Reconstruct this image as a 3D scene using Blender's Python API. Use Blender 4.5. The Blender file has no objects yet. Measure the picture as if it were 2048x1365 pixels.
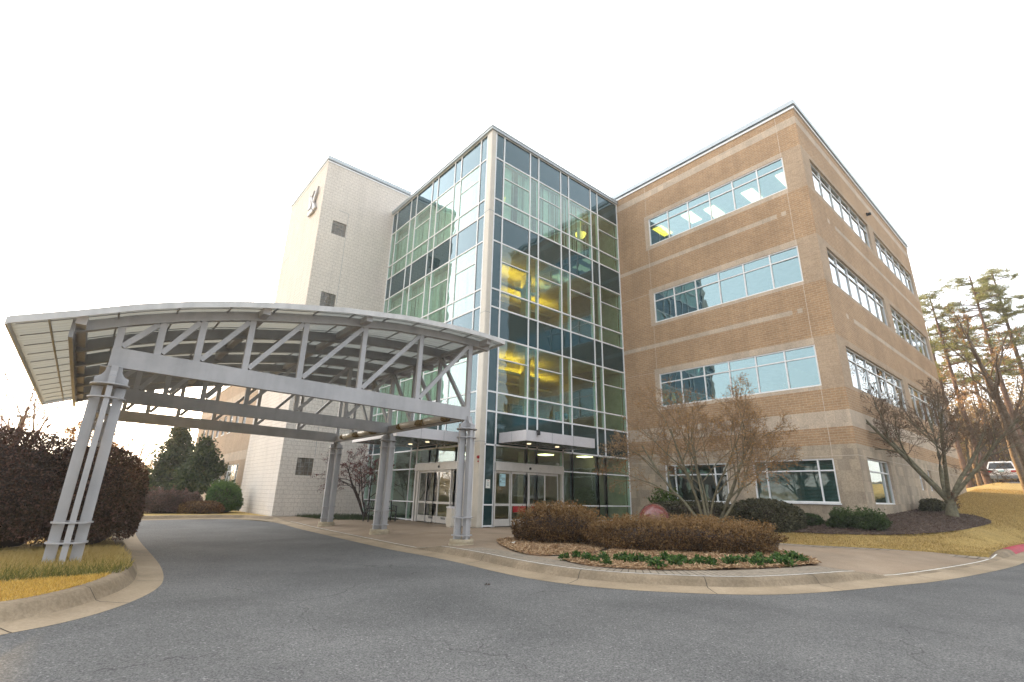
import bpy, math, random
import numpy as np
from mathutils import Vector, Matrix, geometry
R = math.radians
random.seed(7)
RNG = np.random.default_rng(11)
sc = bpy.context.scene
COL = sc.collection

# ------------------------------------------------------------------ helpers
def tag(o, label=None, cat=None, group=None, kind=None):
    if label: o['label'] = label
    if cat: o['category'] = cat
    if group: o['group'] = group
    if kind: o['kind'] = kind
    return o

def link(o, parent=None):
    COL.objects.link(o)
    if parent is not None:
        o.parent = parent
        p = parent; off = Vector((0, 0, 0))
        while p is not None:
            off += p.location; p = p.parent
        o.location = -off
    return o

def empty(name, loc=(0, 0, 0)):
    o = bpy.data.objects.new(name, None)
    o.empty_display_size = 0.3
    COL.objects.link(o); o.location = loc
    return o

def set_origin(o, loc):
    """shift a mesh's origin to loc (mesh data are in world coordinates)"""
    me = o.data
    v = np.empty(len(me.vertices) * 3); me.vertices.foreach_get('co', v)
    v = v.reshape(-1, 3) - np.array(loc); me.vertices.foreach_set('co', v.ravel())
    o.location = loc
    return o

def box_uv(me):
    n = len(me.loops)
    if n == 0: return
    uvl = me.uv_layers.new(name='UVMap')
    co = np.empty(len(me.vertices) * 3); me.vertices.foreach_get('co', co); co = co.reshape(-1, 3)
    li = np.empty(n, dtype=np.int32); me.loops.foreach_get('vertex_index', li)
    pn = np.empty(len(me.polygons) * 3); me.polygons.foreach_get('normal', pn); pn = np.abs(pn.reshape(-1, 3))
    ls = np.empty(len(me.polygons), dtype=np.int32); me.polygons.foreach_get('loop_total', ls)
    ln = np.repeat(pn, ls, axis=0); c = co[li]
    ax = ln.argmax(axis=1)
    uv = np.where((ax == 0)[:, None], c[:, [1, 2]], np.where((ax == 1)[:, None], c[:, [0, 2]], c[:, [0, 1]]))
    uvl.data.foreach_set('uv', uv.ravel())

class MB:
    """collects shapes and links them as one mesh object"""
    def __init__(s): s.v = []; s.f = []; s.m = []; s.sm = []
    def face(s, pts, m=0, smooth=False):
        i = len(s.v); s.v += [tuple(p) for p in pts]; s.f.append(tuple(range(i, i + len(pts)))); s.m.append(m); s.sm.append(smooth)
    def box(s, a, b, m=0):
        (x0, y0, z0), (x1, y1, z1) = a, b
        x0, x1 = min(x0, x1), max(x0, x1); y0, y1 = min(y0, y1), max(y0, y1); z0, z1 = min(z0, z1), max(z0, z1)
        i = len(s.v)
        s.v += [(x0, y0, z0), (x1, y0, z0), (x1, y1, z0), (x0, y1, z0), (x0, y0, z1), (x1, y0, z1), (x1, y1, z1), (x0, y1, z1)]
        for f in ((0, 3, 2, 1), (4, 5, 6, 7), (0, 1, 5, 4), (1, 2, 6, 5), (2, 3, 7, 6), (3, 0, 4, 7)):
            s.f.append(tuple(i + k for k in f)); s.m.append(m); s.sm.append(False)
        return s
    def bar(s, p, q, w, h, m=0, up=(0, 0, 1)):
        """rectangular bar from p to q, w across (perpendicular to up), h along up"""
        p, q = Vector(p), Vector(q); d = (q - p).normalized(); u = Vector(up)
        sd = d.cross(u)
        if sd.length < 1e-4: sd = d.cross(Vector((1, 0, 0)))
        sd.normalize(); u = sd.cross(d).normalized()
        i = len(s.v)
        for c in (p, q):
            for (a, b) in ((-1, -1), (1, -1), (1, 1), (-1, 1)):
                s.v.append(tuple(c + sd * (a * w / 2) + u * (b * h / 2)))
        for f in ((0, 1, 2, 3), (7, 6, 5, 4), (0, 4, 5, 1), (1, 5, 6, 2), (2, 6, 7, 3), (3, 7, 4, 0)):
            s.f.append(tuple(i + k for k in f)); s.m.append(m); s.sm.append(False)
        return s
    def cyl(s, p, q, r0, r1=None, n=12, m=0, caps=True):
        r1 = r0 if r1 is None else r1
        p, q = Vector(p), Vector(q); d = (q - p).normalized()
        a = Vector((0, 0, 1)) if abs(d.z) < .9 else Vector((1, 0, 0))
        u = d.cross(a).normalized(); w = d.cross(u)
        i = len(s.v)
        for c, r in ((p, r0), (q, r1)):
            for k in range(n):
                t = 2 * math.pi * k / n
                s.v.append(tuple(c + u * (r * math.cos(t)) + w * (r * math.sin(t))))
        for k in range(n):
            s.f.append((i + k, i + (k + 1) % n, i + n + (k + 1) % n, i + n + k)); s.m.append(m); s.sm.append(True)
        if caps:
            s.f.append(tuple(i + k for k in range(n))[::-1]); s.m.append(m); s.sm.append(False)
            s.f.append(tuple(i + n + k for k in range(n))); s.m.append(m); s.sm.append(False)
        return s
    def lathe(s, c, prof, n=24, m=0):
        i = len(s.v)
        for (r, z) in prof:
            for k in range(n):
                t = 2 * math.pi * k / n
                s.v.append((c[0] + r * math.cos(t), c[1] + r * math.sin(t), c[2] + z))
        for j in range(len(prof) - 1):
            for k in range(n):
                a = i + j * n + k; b = i + j * n + (k + 1) % n
                s.f.append((a, b, b + n, a + n)); s.m.append(m); s.sm.append(True)
        s.f.append(tuple(i + k for k in range(n))[::-1]); s.m.append(m); s.sm.append(False)
        s.f.append(tuple(i + (len(prof) - 1) * n + k for k in range(n))); s.m.append(m); s.sm.append(False)
        return s
    def prism(s, poly, axis, a, b, m=0):
        """poly in the plane normal to axis (x: (y,z), y: (x,z), z: (x,y)) extruded from a to b"""
        def P(p, t):
            return {'x': (t, p[0], p[1]), 'y': (p[0], t, p[1]), 'z': (p[0], p[1], t)}[axis]
        i = len(s.v); n = len(poly)
        s.v += [P(p, a) for p in poly] + [P(p, b) for p in poly]
        s.f.append(tuple(range(i, i + n))); s.f.append(tuple(range(i + n, i + 2 * n))[::-1])
        for k in range(n): s.f.append((i + k, i + (k + 1) % n, i + n + (k + 1) % n, i + n + k))
        s.m += [m] * (n + 2); s.sm += [False] * (n + 2)
        return s
    def build(s, name, mats, parent=None, bevel=0, origin=None, fix=True):
        me = bpy.data.meshes.new(name)
        me.from_pydata(s.v, [], s.f)
        if not isinstance(mats, (list, tuple)): mats = [mats]
        for q in mats: me.materials.append(q)
        if len(s.m): me.polygons.foreach_set('material_index', s.m); me.polygons.foreach_set('use_smooth', s.sm)
        me.update()
        if fix and any(len(f) > 4 for f in s.f):
            import bmesh
            bm = bmesh.new(); bm.from_mesh(me); bmesh.ops.recalc_face_normals(bm, faces=bm.faces); bm.to_mesh(me); bm.free()
        box_uv(me)
        o = bpy.data.objects.new(name, me); link(o, parent)
        if parent is None and origin is not None: set_origin(o, origin)
        if bevel:
            b = o.modifiers.new('bevel', 'BEVEL'); b.width = bevel; b.segments = 2; b.limit_method = 'ANGLE'
        return o

def quads(name, V, rnd, mats, parent=None, mi=None, extra=None):
    """V: (N,4,3) leaf quads with a random value each; extra: (verts, faces, material index) for a core"""
    N = len(V); me = bpy.data.meshes.new(name)
    vs = V.reshape(-1, 3); nf = N
    ev = np.zeros((0, 3)); ef = np.zeros((0, 4), dtype=np.int32)
    if extra is not None: ev, ef = extra[0], extra[1]
    allv = np.vstack([vs, ev]) if len(ev) else vs
    me.vertices.add(len(allv)); me.vertices.foreach_set('co', allv.astype(np.float32).ravel())
    idx = np.concatenate([np.arange(N * 4, dtype=np.int32), (ef + N * 4).ravel().astype(np.int32)])
    nf = N + len(ef)
    me.loops.add(len(idx)); me.loops.foreach_set('vertex_index', idx)
    me.polygons.add(nf); me.polygons.foreach_set('loop_start', np.arange(nf, dtype=np.int32) * 4)
    me.polygons.foreach_set('loop_total', np.full(nf, 4, dtype=np.int32))
    for q in mats: me.materials.append(q)
    m = np.zeros(nf, dtype=np.int32)
    if mi is not None: m[:N] = mi
    if extra is not None: m[N:] = extra[2]
    me.polygons.foreach_set('material_index', m)
    me.update(calc_edges=True)
    at = me.attributes.new('rnd', 'FLOAT', 'FACE')
    r = np.zeros(nf, dtype=np.float32); r[:N] = rnd
    if len(ef): r[N:] = .5
    at.data.foreach_set('value', r)
    o = bpy.data.objects.new(name, me); link(o, parent)
    return o

def unit(a): return a / np.maximum(np.linalg.norm(a, axis=-1, keepdims=True), 1e-9)

def leafquads(C, size, droop=0.0, nrm=None, aspect=.5, rng=RNG, dirs=None):
    N = len(C)
    d = unit(rng.normal(size=(N, 3))) if dirs is None else unit(dirs)
    if nrm is not None: d = unit(d + nrm * .7)
    d[:, 2] -= droop; d = unit(d)
    w = unit(np.cross(d, rng.normal(size=(N, 3))))
    s = (np.ones(N) * size if np.isscalar(size) else size)[:, None]
    s = s * rng.uniform(.6, 1.35, (N, 1))
    V = np.empty((N, 4, 3))
    V[:, 0] = C; V[:, 1] = C + d * s * .5 + w * s * aspect * .5; V[:, 2] = C + d * s; V[:, 3] = C + d * s * .5 - w * s * aspect * .5
    return V

def tubes(polys, sides):
    """polys: list of (pts list, radii list) -> verts (n,3), quad faces (m,4)"""
    VV = []; FF = []; base = 0
    ang = np.arange(sides) * 2 * math.pi / sides
    ca, sa = np.cos(ang), np.sin(ang)
    for pts, rad in polys:
        P = np.asarray(pts, float); n = len(P)
        T = np.empty_like(P); T[:-1] = P[1:] - P[:-1]; T[-1] = T[-2]; T = unit(T)
        a = np.where(np.abs(T[:, 2:3]) < .9, np.array([[0, 0, 1.]]), np.array([[1., 0, 0]]))
        u = unit(np.cross(T, a)); w = np.cross(T, u)
        r = np.asarray(rad)[:, None, None]
        ring = P[:, None] + r * (u[:, None] * ca[None, :, None] + w[:, None] * sa[None, :, None])
        VV.append(ring.reshape(-1, 3))
        k = np.arange(sides); k2 = (k + 1) % sides
        for j in range(n - 1):
            FF.append(np.stack([base + j * sides + k, base + j * sides + k2, base + (j + 1) * sides + k2, base + (j + 1) * sides + k], axis=1))
        base += n * sides
    return np.vstack(VV), np.vstack(FF)

def tubemesh(name, groups, mats, parent=None, leaves=None, leafmat_index=1):
    VV = []; FF = []; b = 0
    for polys, sides in groups:
        if not polys: continue
        v, f = tubes(polys, sides); VV.append(v); FF.append(f + b); b += len(v)
    v = np.vstack(VV) if VV else np.zeros((0, 3)); f = np.vstack(FF) if FF else np.zeros((0, 4), dtype=np.int32)
    if leaves is None: L = np.zeros((0, 4, 3)); r = np.zeros(0)
    else: L, r = leaves
    o = quads(name, L, r, mats, parent, mi=leafmat_index, extra=(v, f, 0))
    me = o.data
    sm = np.ones(len(me.polygons), dtype=bool); sm[:len(L)] = False
    me.polygons.foreach_set('use_smooth', sm)
    return o

def flat(name, poly, z, mats, parent=None, grid=None, kind=None, zf=None, skirt=0):
    """filled polygon sheet (optionally with interior points and a height function)"""
    pts = [Vector(p) for p in poly]; n = len(pts)
    edges = [(i, (i + 1) % n) for i in range(n)]
    vs = list(pts)
    if grid:
        xs = [p.x for p in pts]; ys = [p.y for p in pts]
        gx, gy = grid
        x = min(xs) + gx / 2
        while x < max(xs):
            y = min(ys) + gy / 2
            while y < max(ys):
                vs.append(Vector((x + random.uniform(-.2, .2) * gx, y + random.uniform(-.2, .2) * gy))); y += gy
            x += gx
    r = geometry.delaunay_2d_cdt(vs, edges, [], 1, 1e-5)
    m = MB()
    m.v = [(p.x, p.y, (zf(p.x, p.y) if zf else z)) for p in r[0]]
    m.f = []
    for f in r[2]:
        a, b, c = (r[0][k] for k in f[:3])
        m.f.append(tuple(f) if (b - a).cross(c - a) > 0 else tuple(f)[::-1])
    if skirt:
        for a, b in zip(poly, list(poly[1:]) + [poly[0]]):
            za, zb = (zf(*a), zf(*b)) if zf else (z, z); k = len(m.v)
            m.v += [(a[0], a[1], za), (b[0], b[1], zb), (b[0], b[1], zb - skirt), (a[0], a[1], za - skirt)]; m.f.append((k, k + 1, k + 2, k + 3))
    m.m = [0] * len(m.f); m.sm = [bool(zf)] * len(m.f)
    o = m.build(name, mats, parent, fix=False)
    if kind: o['kind'] = kind
    return o

def lerp(x, t):
    if x <= t[0][0]: return t[0][1]
    for (a, b), (c, d) in zip(t, t[1:]):
        if x <= c: return b + (d - b) * (x - a) / (c - a)
    return t[-1][1]

# ------------------------------------------------------------------ materials
MATS = {}
def nodes(name):
    m = bpy.data.materials.new(name); m.use_nodes = True
    nt = m.node_tree; nt.nodes.clear()
    out = nt.nodes.new('ShaderNodeOutputMaterial')
    return m, nt, out
def N(nt, t, **k):
    n = nt.nodes.new(t)
    for a, b in k.items():
        if a.startswith('i_'):
            key = a[2:]; key = int(key) if key.isdigit() else key.replace('_', ' ')
            n.inputs[key].default_value = b
        else: setattr(n, a, b)
    return n
def L(nt, a, ai, b, bi): nt.links.new(a.outputs[ai], b.inputs[bi])
def rgb(c): return (c[0], c[1], c[2], 1)
def ramp(nt, stops):
    r = nt.nodes.new('ShaderNodeValToRGB'); e = r.color_ramp.elements
    while len(e) < len(stops): e.new(.5)
    for q, (p, c) in zip(e, stops): q.position = p; q.color = rgb(c) if len(c) == 3 else c
    return r

def surf(name, c, rough=.6, metal=0, var=.12, scale=3., detail=6, bump=0., bscale=40., spec=.4, c2=None, streak=0., coat=0.):
    """painted, stone or metal surface: noise-varied colour, optional vertical streaks, optional bump"""
    m, nt, out = nodes(name)
    b = N(nt, 'ShaderNodeBsdfPrincipled', i_Roughness=rough, i_Metallic=metal)
    b.inputs['Specular IOR Level'].default_value = spec
    b.inputs['Coat Weight'].default_value = coat
    tc = N(nt, 'ShaderNodeNewGeometry')
    nz = N(nt, 'ShaderNodeTexNoise', i_Scale=scale, i_Detail=detail, i_Roughness=.62)
    L(nt, tc, 'Position', nz, 'Vector')
    lo = tuple(max(0, q * (1 - var * 1.6)) for q in c); hi = tuple(min(1, q * (1 + var)) for q in (c2 or c))
    r = ramp(nt, [(.3, lo), (.7, hi)]); L(nt, nz, 'Fac', r, 'Fac')
    last = (r, 'Color')
    if streak:
        mp = N(nt, 'ShaderNodeMapping'); mp.inputs['Scale'].default_value = (6, 6, .35)
        L(nt, tc, 'Position', mp, 'Vector')
        n2 = N(nt, 'ShaderNodeTexNoise', i_Scale=1.0, i_Detail=5.0); L(nt, mp, 'Vector', n2, 'Vector')
        r2 = ramp(nt, [(.42, (1, 1, 1)), (.75, (1 - streak,) * 3)]); L(nt, n2, 'Fac', r2, 'Fac')
        mx = N(nt, 'ShaderNodeMix', data_type='RGBA', blend_type='MULTIPLY'); mx.inputs[0].default_value = 1
        L(nt, r, 'Color', mx, 6); L(nt, r2, 'Color', mx, 7); last = (mx, 2)
    L(nt, last[0], last[1], b, 'Base Color')
    r3 = N(nt, 'ShaderNodeMapRange', i_To_Min=max(0, rough - .12), i_To_Max=min(1, rough + .12)); L(nt, nz, 'Fac', r3, 'Value'); L(nt, r3, 'Result', b, 'Roughness')
    if bump:
        n3 = N(nt, 'ShaderNodeTexNoise', i_Scale=bscale, i_Detail=4.0); L(nt, tc, 'Position', n3, 'Vector')
        bp = N(nt, 'ShaderNodeBump', i_Strength=bump, i_Distance=.01); L(nt, n3, 'Fac', bp, 'Height'); L(nt, bp, 'Normal', b, 'Normal')
    L(nt, b, 'BSDF', out, 'Surface')
    MATS[name] = m
    return m

def masonry(name, c1, c2, cm, bw, rh, mortar=.01, offset=.5, var=.16, rough=.85, bump=.35, big=.25, stain=.12):
    m, nt, out = nodes(name)
    uv = N(nt, 'ShaderNodeUVMap')
    bt = N(nt, 'ShaderNodeTexBrick', offset=offset, i_Scale=1.0)
    bt.inputs['Color1'].default_value = rgb(c1); bt.inputs['Color2'].default_value = rgb(c2); bt.inputs['Mortar'].default_value = rgb(cm)
    bt.inputs['Mortar Size'].default_value = mortar; bt.inputs['Mortar Smooth'].default_value = .15
    bt.inputs['Brick Width'].default_value = bw; bt.inputs['Row Height'].default_value = rh; bt.inputs['Bias'].default_value = 0.
    L(nt, uv, 'UV', bt, 'Vector')
    nz = N(nt, 'ShaderNodeTexNoise', i_Scale=.55, i_Detail=7.0, i_Roughness=.6); g = N(nt, 'ShaderNodeNewGeometry'); L(nt, g, 'Position', nz, 'Vector')
    r = ramp(nt, [(.32, (1 - big,) * 3), (.68, (1 + big * .5,) * 3)]); L(nt, nz, 'Fac', r, 'Fac')
    mx = N(nt, 'ShaderNodeMix', data_type='RGBA', blend_type='MULTIPLY'); mx.inputs[0].default_value = 1
    L(nt, bt, 'Color', mx, 6); L(nt, r, 'Color', mx, 7)
    mp = N(nt, 'ShaderNodeMapping'); mp.inputs['Scale'].default_value = (2.5, 2.5, .22); L(nt, g, 'Position', mp, 'Vector')
    n2 = N(nt, 'ShaderNodeTexNoise', i_Scale=1.0, i_Detail=6.0); L(nt, mp, 'Vector', n2, 'Vector')
    r2 = ramp(nt, [(.45, (1, 1, 1)), (.8, (1 - stain,) * 3)]); L(nt, n2, 'Fac', r2, 'Fac')
    m2 = N(nt, 'ShaderNodeMix', data_type='RGBA', blend_type='MULTIPLY'); m2.inputs[0].default_value = 1
    L(nt, mx, 2, m2, 6); L(nt, r2, 'Color', m2, 7)
    n3 = N(nt, 'ShaderNodeTexNoise', i_Scale=24., i_Detail=3.0); L(nt, g, 'Position', n3, 'Vector')
    r3 = ramp(nt, [(.35, (1 - var,) * 3), (.65, (1 + var * .6,) * 3)]); L(nt, n3, 'Fac', r3, 'Fac')
    m3 = N(nt, 'ShaderNodeMix', data_type='RGBA', blend_type='MULTIPLY'); m3.inputs[0].default_value = 1
    L(nt, m2, 2, m3, 6); L(nt, r3, 'Color', m3, 7)
    b = N(nt, 'ShaderNodeBsdfPrincipled', i_Roughness=rough); b.inputs['Specular IOR Level'].default_value = .25
    L(nt, m3, 2, b, 'Base Color')
    bp = N(nt, 'ShaderNodeBump', i_Strength=bump, i_Distance=.008, invert=True); L(nt, bt, 'Fac', bp, 'Height'); L(nt, bp, 'Normal', b, 'Normal')
    L(nt, b, 'BSDF', out, 'Surface'); MATS[name] = m
    return m

def leafmat(name, cols, transl=.3, rough=.6):
    m, nt, out = nodes(name)
    at = N(nt, 'ShaderNodeAttribute', attribute_name='rnd')
    n = len(cols); r = ramp(nt, [(i / max(1, n - 1), c) for i, c in enumerate(cols)]); L(nt, at, 'Fac', r, 'Fac')
    b = N(nt, 'ShaderNodeBsdfPrincipled', i_Roughness=rough); b.inputs['Specular IOR Level'].default_value = .25
    L(nt, r, 'Color', b, 'Base Color')
    t = N(nt, 'ShaderNodeBsdfTranslucent'); L(nt, r, 'Color', t, 'Color')
    ms = N(nt, 'ShaderNodeMixShader', i_0=transl); L(nt, b, 'BSDF', ms, 1); L(nt, t, 'BSDF', ms, 2)
    L(nt, ms, 'Shader', out, 'Surface'); MATS[name] = m
    return m

def glass(name, tint, f0=.12, f1=.9, ior=1.5, wav=.022, gl=(1, 1, 1)):
    """thin coated pane: tinted see-through plus a mirror coat that grows towards grazing angles"""
    m, nt, out = nodes(name)
    g = N(nt, 'ShaderNodeNewGeometry')
    nz = N(nt, 'ShaderNodeTexNoise', i_Scale=.9, i_Detail=2.0); L(nt, g, 'Position', nz, 'Vector')
    bp = N(nt, 'ShaderNodeBump', i_Strength=wav, i_Distance=.5); L(nt, nz, 'Fac', bp, 'Height')
    fr = N(nt, 'ShaderNodeLayerWeight'); pw = N(nt, 'ShaderNodeMath', operation='POWER', i_1=2.1); L(nt, fr, 'Facing', pw, 0)
    mr = N(nt, 'ShaderNodeMapRange', i_To_Min=f0, i_To_Max=f1); L(nt, pw, 'Value', mr, 'Value')
    t = N(nt, 'ShaderNodeBsdfTransparent'); t.inputs['Color'].default_value = rgb(tint)
    gs = N(nt, 'ShaderNodeBsdfGlossy', i_Roughness=.0); gs.inputs['Color'].default_value = rgb(gl); L(nt, bp, 'Normal', gs, 'Normal')
    ms = N(nt, 'ShaderNodeMixShader'); L(nt, mr, 'Result', ms, 0); L(nt, t, 'BSDF', ms, 1); L(nt, gs, 'BSDF', ms, 2)
    L(nt, ms, 'Shader', out, 'Surface'); MATS[name] = m
    return m

def spandrel(name, c, f0=.14, f1=.9, gl=(1, 1, 1)):
    m, nt, out = nodes(name)
    g = N(nt, 'ShaderNodeNewGeometry')
    nz = N(nt, 'ShaderNodeTexNoise', i_Scale=.9, i_Detail=2.0); L(nt, g, 'Position', nz, 'Vector')
    bp = N(nt, 'ShaderNodeBump', i_Strength=.015, i_Distance=.5); L(nt, nz, 'Fac', bp, 'Height')
    fr = N(nt, 'ShaderNodeLayerWeight'); pw = N(nt, 'ShaderNodeMath', operation='POWER', i_1=2.1); L(nt, fr, 'Facing', pw, 0)
    mr = N(nt, 'ShaderNodeMapRange', i_To_Min=f0, i_To_Max=f1); L(nt, pw, 'Value', mr, 'Value')
    d = N(nt, 'ShaderNodeBsdfDiffuse'); d.inputs['Color'].default_value = rgb(c)
    gs = N(nt, 'ShaderNodeBsdfGlossy', i_Roughness=.0); gs.inputs['Color'].default_value = rgb(gl); L(nt, bp, 'Normal', gs, 'Normal')
    ms = N(nt, 'ShaderNodeMixShader'); L(nt, mr, 'Result', ms, 0); L(nt, d, 'BSDF', ms, 1); L(nt, gs, 'BSDF', ms, 2)
    L(nt, ms, 'Shader', out, 'Surface'); MATS[name] = m
    return m

def emit(name, c, s):
    m, nt, out = nodes(name)
    e = N(nt, 'ShaderNodeEmission', i_Strength=s); e.inputs['Color'].default_value = rgb(c)
    L(nt, e, 'Emission', out, 'Surface'); MATS[name] = m
    return m

def ground(name, stops, scale, detail=8, stops2=None, scale2=40., rough=.9, bump=.3, bscale=60., bdist=.01, specks=None, cracks=0., blotch=None):
    m, nt, out = nodes(name)
    g = N(nt, 'ShaderNodeNewGeometry')
    nz = N(nt, 'ShaderNodeTexNoise', i_Scale=scale, i_Detail=float(detail), i_Roughness=.65); L(nt, g, 'Position', nz, 'Vector')
    r = ramp(nt, stops); L(nt, nz, 'Fac', r, 'Fac'); last = (r, 'Color')
    def mul(node, sock, mode='MULTIPLY', fac=1.):
        nonlocal last
        mx = N(nt, 'ShaderNodeMix', data_type='RGBA', blend_type=mode); mx.inputs[0].default_value = fac
        L(nt, last[0], last[1], mx, 6); L(nt, node, sock, mx, 7); last = (mx, 2); return mx
    if stops2:
        n2 = N(nt, 'ShaderNodeTexNoise', i_Scale=scale2, i_Detail=3.0, i_Roughness=.7); L(nt, g, 'Position', n2, 'Vector')
        r2 = ramp(nt, stops2); L(nt, n2, 'Fac', r2, 'Fac'); mul(r2, 'Color')
    if blotch:
        n4 = N(nt, 'ShaderNodeTexNoise', i_Scale=blotch[0], i_Detail=5.0, i_Distortion=.6); L(nt, g, 'Position', n4, 'Vector')
        r4 = ramp(nt, [(.38, (1, 1, 1)), (.72, (1 - blotch[1],) * 3)]); L(nt, n4, 'Fac', r4, 'Fac'); mul(r4, 'Color')
    if specks:
        v = N(nt, 'ShaderNodeTexVoronoi', i_Scale=specks[0]); L(nt, g, 'Position', v, 'Vector')
        h = N(nt, 'ShaderNodeSeparateColor'); L(nt, v, 'Color', h, 'Color')
        r5 = ramp(nt, [(specks[1], (1, 1, 1)), (min(1, specks[1] + .01), (specks[2],) * 3)]); L(nt, h, 'Red', r5, 'Fac'); mul(r5, 'Color')
    if cracks:
        dn = N(nt, 'ShaderNodeTexNoise', i_Scale=1.3, i_Detail=6.0); L(nt, g, 'Position', dn, 'Vector')
        ad = N(nt, 'ShaderNodeVectorMath', operation='MULTIPLY_ADD'); L(nt, dn, 'Color', ad, 0); ad.inputs[1].default_value = (1.1, 1.1, 0); L(nt, g, 'Position', ad, 2)
        v2 = N(nt, 'ShaderNodeTexVoronoi', feature='DISTANCE_TO_EDGE', i_Scale=.28); L(nt, ad, 'Vector', v2, 'Vector')
        mk = N(nt, 'ShaderNodeTexNoise', i_Scale=.5, i_Detail=2.0); L(nt, g, 'Position', mk, 'Vector')
        r6 = ramp(nt, [(0., (1 - cracks,) * 3), (.0032, (1, 1, 1))]); L(nt, v2, 'Distance', r6, 'Fac')
        r7 = ramp(nt, [(.47, (0, 0, 0)), (.52, (1, 1, 1))]); L(nt, mk, 'Fac', r7, 'Fac')
        mx = mul(r6, 'Color'); L(nt, r7, 'Color', mx, 0)
    b = N(nt, 'ShaderNodeBsdfPrincipled', i_Roughness=rough); b.inputs['Specular IOR Level'].default_value = .25
    L(nt, last[0], last[1], b, 'Base Color')
    n3 = N(nt, 'ShaderNodeTexNoise', i_Scale=bscale, i_Detail=3.0); L(nt, g, 'Position', n3, 'Vector')
    bp = N(nt, 'ShaderNodeBump', i_Strength=bump, i_Distance=bdist); L(nt, n3, 'Fac', bp, 'Height'); L(nt, bp, 'Normal', b, 'Normal')
    L(nt, b, 'BSDF', out, 'Surface'); MATS[name] = m
    return m

brick = masonry('brick', (.485, .305, .17), (.415, .255, .14), (.52, .40, .28), .305, .1016, .011, big=.14)
buff = masonry('buff_brick', (.50, .365, .25), (.45, .325, .22), (.50, .385, .28), .305, .1016, .006, big=.12, bump=.15)
stone = masonry('cast_stone', (.57, .455, .33), (.40, .325, .245), (.40, .315, .235), .40, .40, .006, big=.2, bump=.15, stain=.25)
stone_band = masonry('stone_band', (.64, .51, .385), (.53, .425, .325), (.50, .40, .29), .40, .6, .004, big=.15, bump=.1)
block = masonry('white_block', (.79, .725, .655), (.765, .70, .63), (.46, .39, .33), .305, .203, .006, big=.06, bump=.3, stain=.1)
joint = surf('joint_sealant', (.62, .52, .42), .7)
coping = surf('coping_metal', (.50, .55, .58), .42, .35, var=.06)
coping_dark = surf('coping_shadow_reveal', (.20, .23, .25), .5, .3)
white_alu = surf('white_aluminium', (.86, .86, .86), .4, 0., var=.05, spec=.5)
grey_alu = surf('clear_anodised_aluminium', (.66, .63, .59), .4, .25, var=.06)
post_metal = surf('beige_post_panel', (.60, .55, .47), .4, .1, var=.05)
canopy_panel = surf('canopy_panel', (.66, .64, .66), .35, .1, var=.05)
steel = surf('grey_painted_steel', (.43, .42, .425), .5, .05, var=.1, scale=1.4, spec=.45, streak=.12, bump=.05)
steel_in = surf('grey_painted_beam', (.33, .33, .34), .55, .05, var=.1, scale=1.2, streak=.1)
galv = surf('pale_fascia_metal', (.60, .58, .56), .45, .2, var=.08, streak=.15)
soffit = surf('soffit_panel', (.07, .085, .08), .25, .1, var=.1)
concrete_base = surf('pedestal_concrete', (.48, .40, .28), .85, 0, var=.25, scale=6, bump=.3, bscale=30, streak=.3)
ceil_m = surf('cream_ceiling', (.68, .60, .40), .8)
carpet = surf('carpet', (.10, .085, .06), .95)
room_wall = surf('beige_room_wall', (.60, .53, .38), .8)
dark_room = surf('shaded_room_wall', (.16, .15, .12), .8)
blind_m = surf('vertical_blind_fabric', (.72, .72, .62), .8, var=.08)
slat_m = surf('blind_slat', (.30, .36, .36), .5, var=.05)
glow_y = emit('warm_ceiling_lamp', (1, .60, .05), 16.0)
glow_l = emit('pendant_glow', (1, .68, .12), 1.6)
glow_p = emit('office_light_panel', (1, .80, .42), 2.6)
vision = glass('green_vision_glass', (.60, .84, .72), .10, .95, gl=(.74, .88, .88))
clear_g = glass('door_glass', (.66, .76, .68), .10, .9)
office_g = glass('office_glass', (.36, .60, .60), .33, .97, gl=(.63, .87, .92))
ground_g = glass('ground_floor_glass', (.40, .60, .56), .10, .95, gl=(.9, .98, .95))
side_g = glass('side_glass', (.42, .60, .60), .34, .97, gl=(.92, .98, 1.0))
span_m = spandrel('dark_spandrel_glass', (.014, .040, .042), .06, .95, gl=(.48, .60, .66))
red_m = surf('red_panel', (.36, .008, .01), .4, var=.05)
black_m = surf('black_plastic', (.02, .02, .022), .4)
paper_m = surf('white_paper', (.78, .78, .72), .8, var=.04)
blue_paper = surf('pale_blue_paper', (.45, .68, .72), .8, var=.04)
ink_m = surf('grey_ink', (.18, .22, .24), .8)
glass_block = spandrel('glass_block', (.15, .13, .10), .06, .6)
block_joint = surf('glass_block_joint', (.22, .21, .19), .7)
emblem_m = surf('emblem_grey', (.40, .40, .41), .45, var=.03)

asphalt = ground('asphalt', [(.3, (.112, .111, .110)), (.7, (.162, .159, .155))], .6, 8,
                 [(.36, (.48, .48, .49)), (.64, (1.42, 1.42, 1.40))], 62., .88, .7, 80., .015, specks=(60., .97, 1.7), cracks=.45, blotch=(.35, .28))
conc = ground('plaza_concrete', [(.3, (.27, .195, .13)), (.7, (.37, .285, .205))], .8, 8, [(.3, (.85, .85, .85)), (.7, (1.08, 1.08, 1.08))], 30., .85, .25, 80., .006, blotch=(.5, .25))
kerb_m = ground('kerb_concrete', [(.3, (.25, .19, .125)), (.7, (.35, .275, .19))], 1.2, 8, [(.3, (.75, .74, .72)), (.7, (1.1, 1.1, 1.1))], 22., .88, .35, 90., .006, blotch=(1.1, .42))
gutter_m = ground('gutter_concrete', [(.3, (.30, .23, .15)), (.7, (.40, .315, .22))], 1.0, 8, [(.3, (.85, .84, .82)), (.7, (1.08, 1.08, 1.08))], 25., .88, .3, 90., .005, blotch=(.8, .28))
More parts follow.
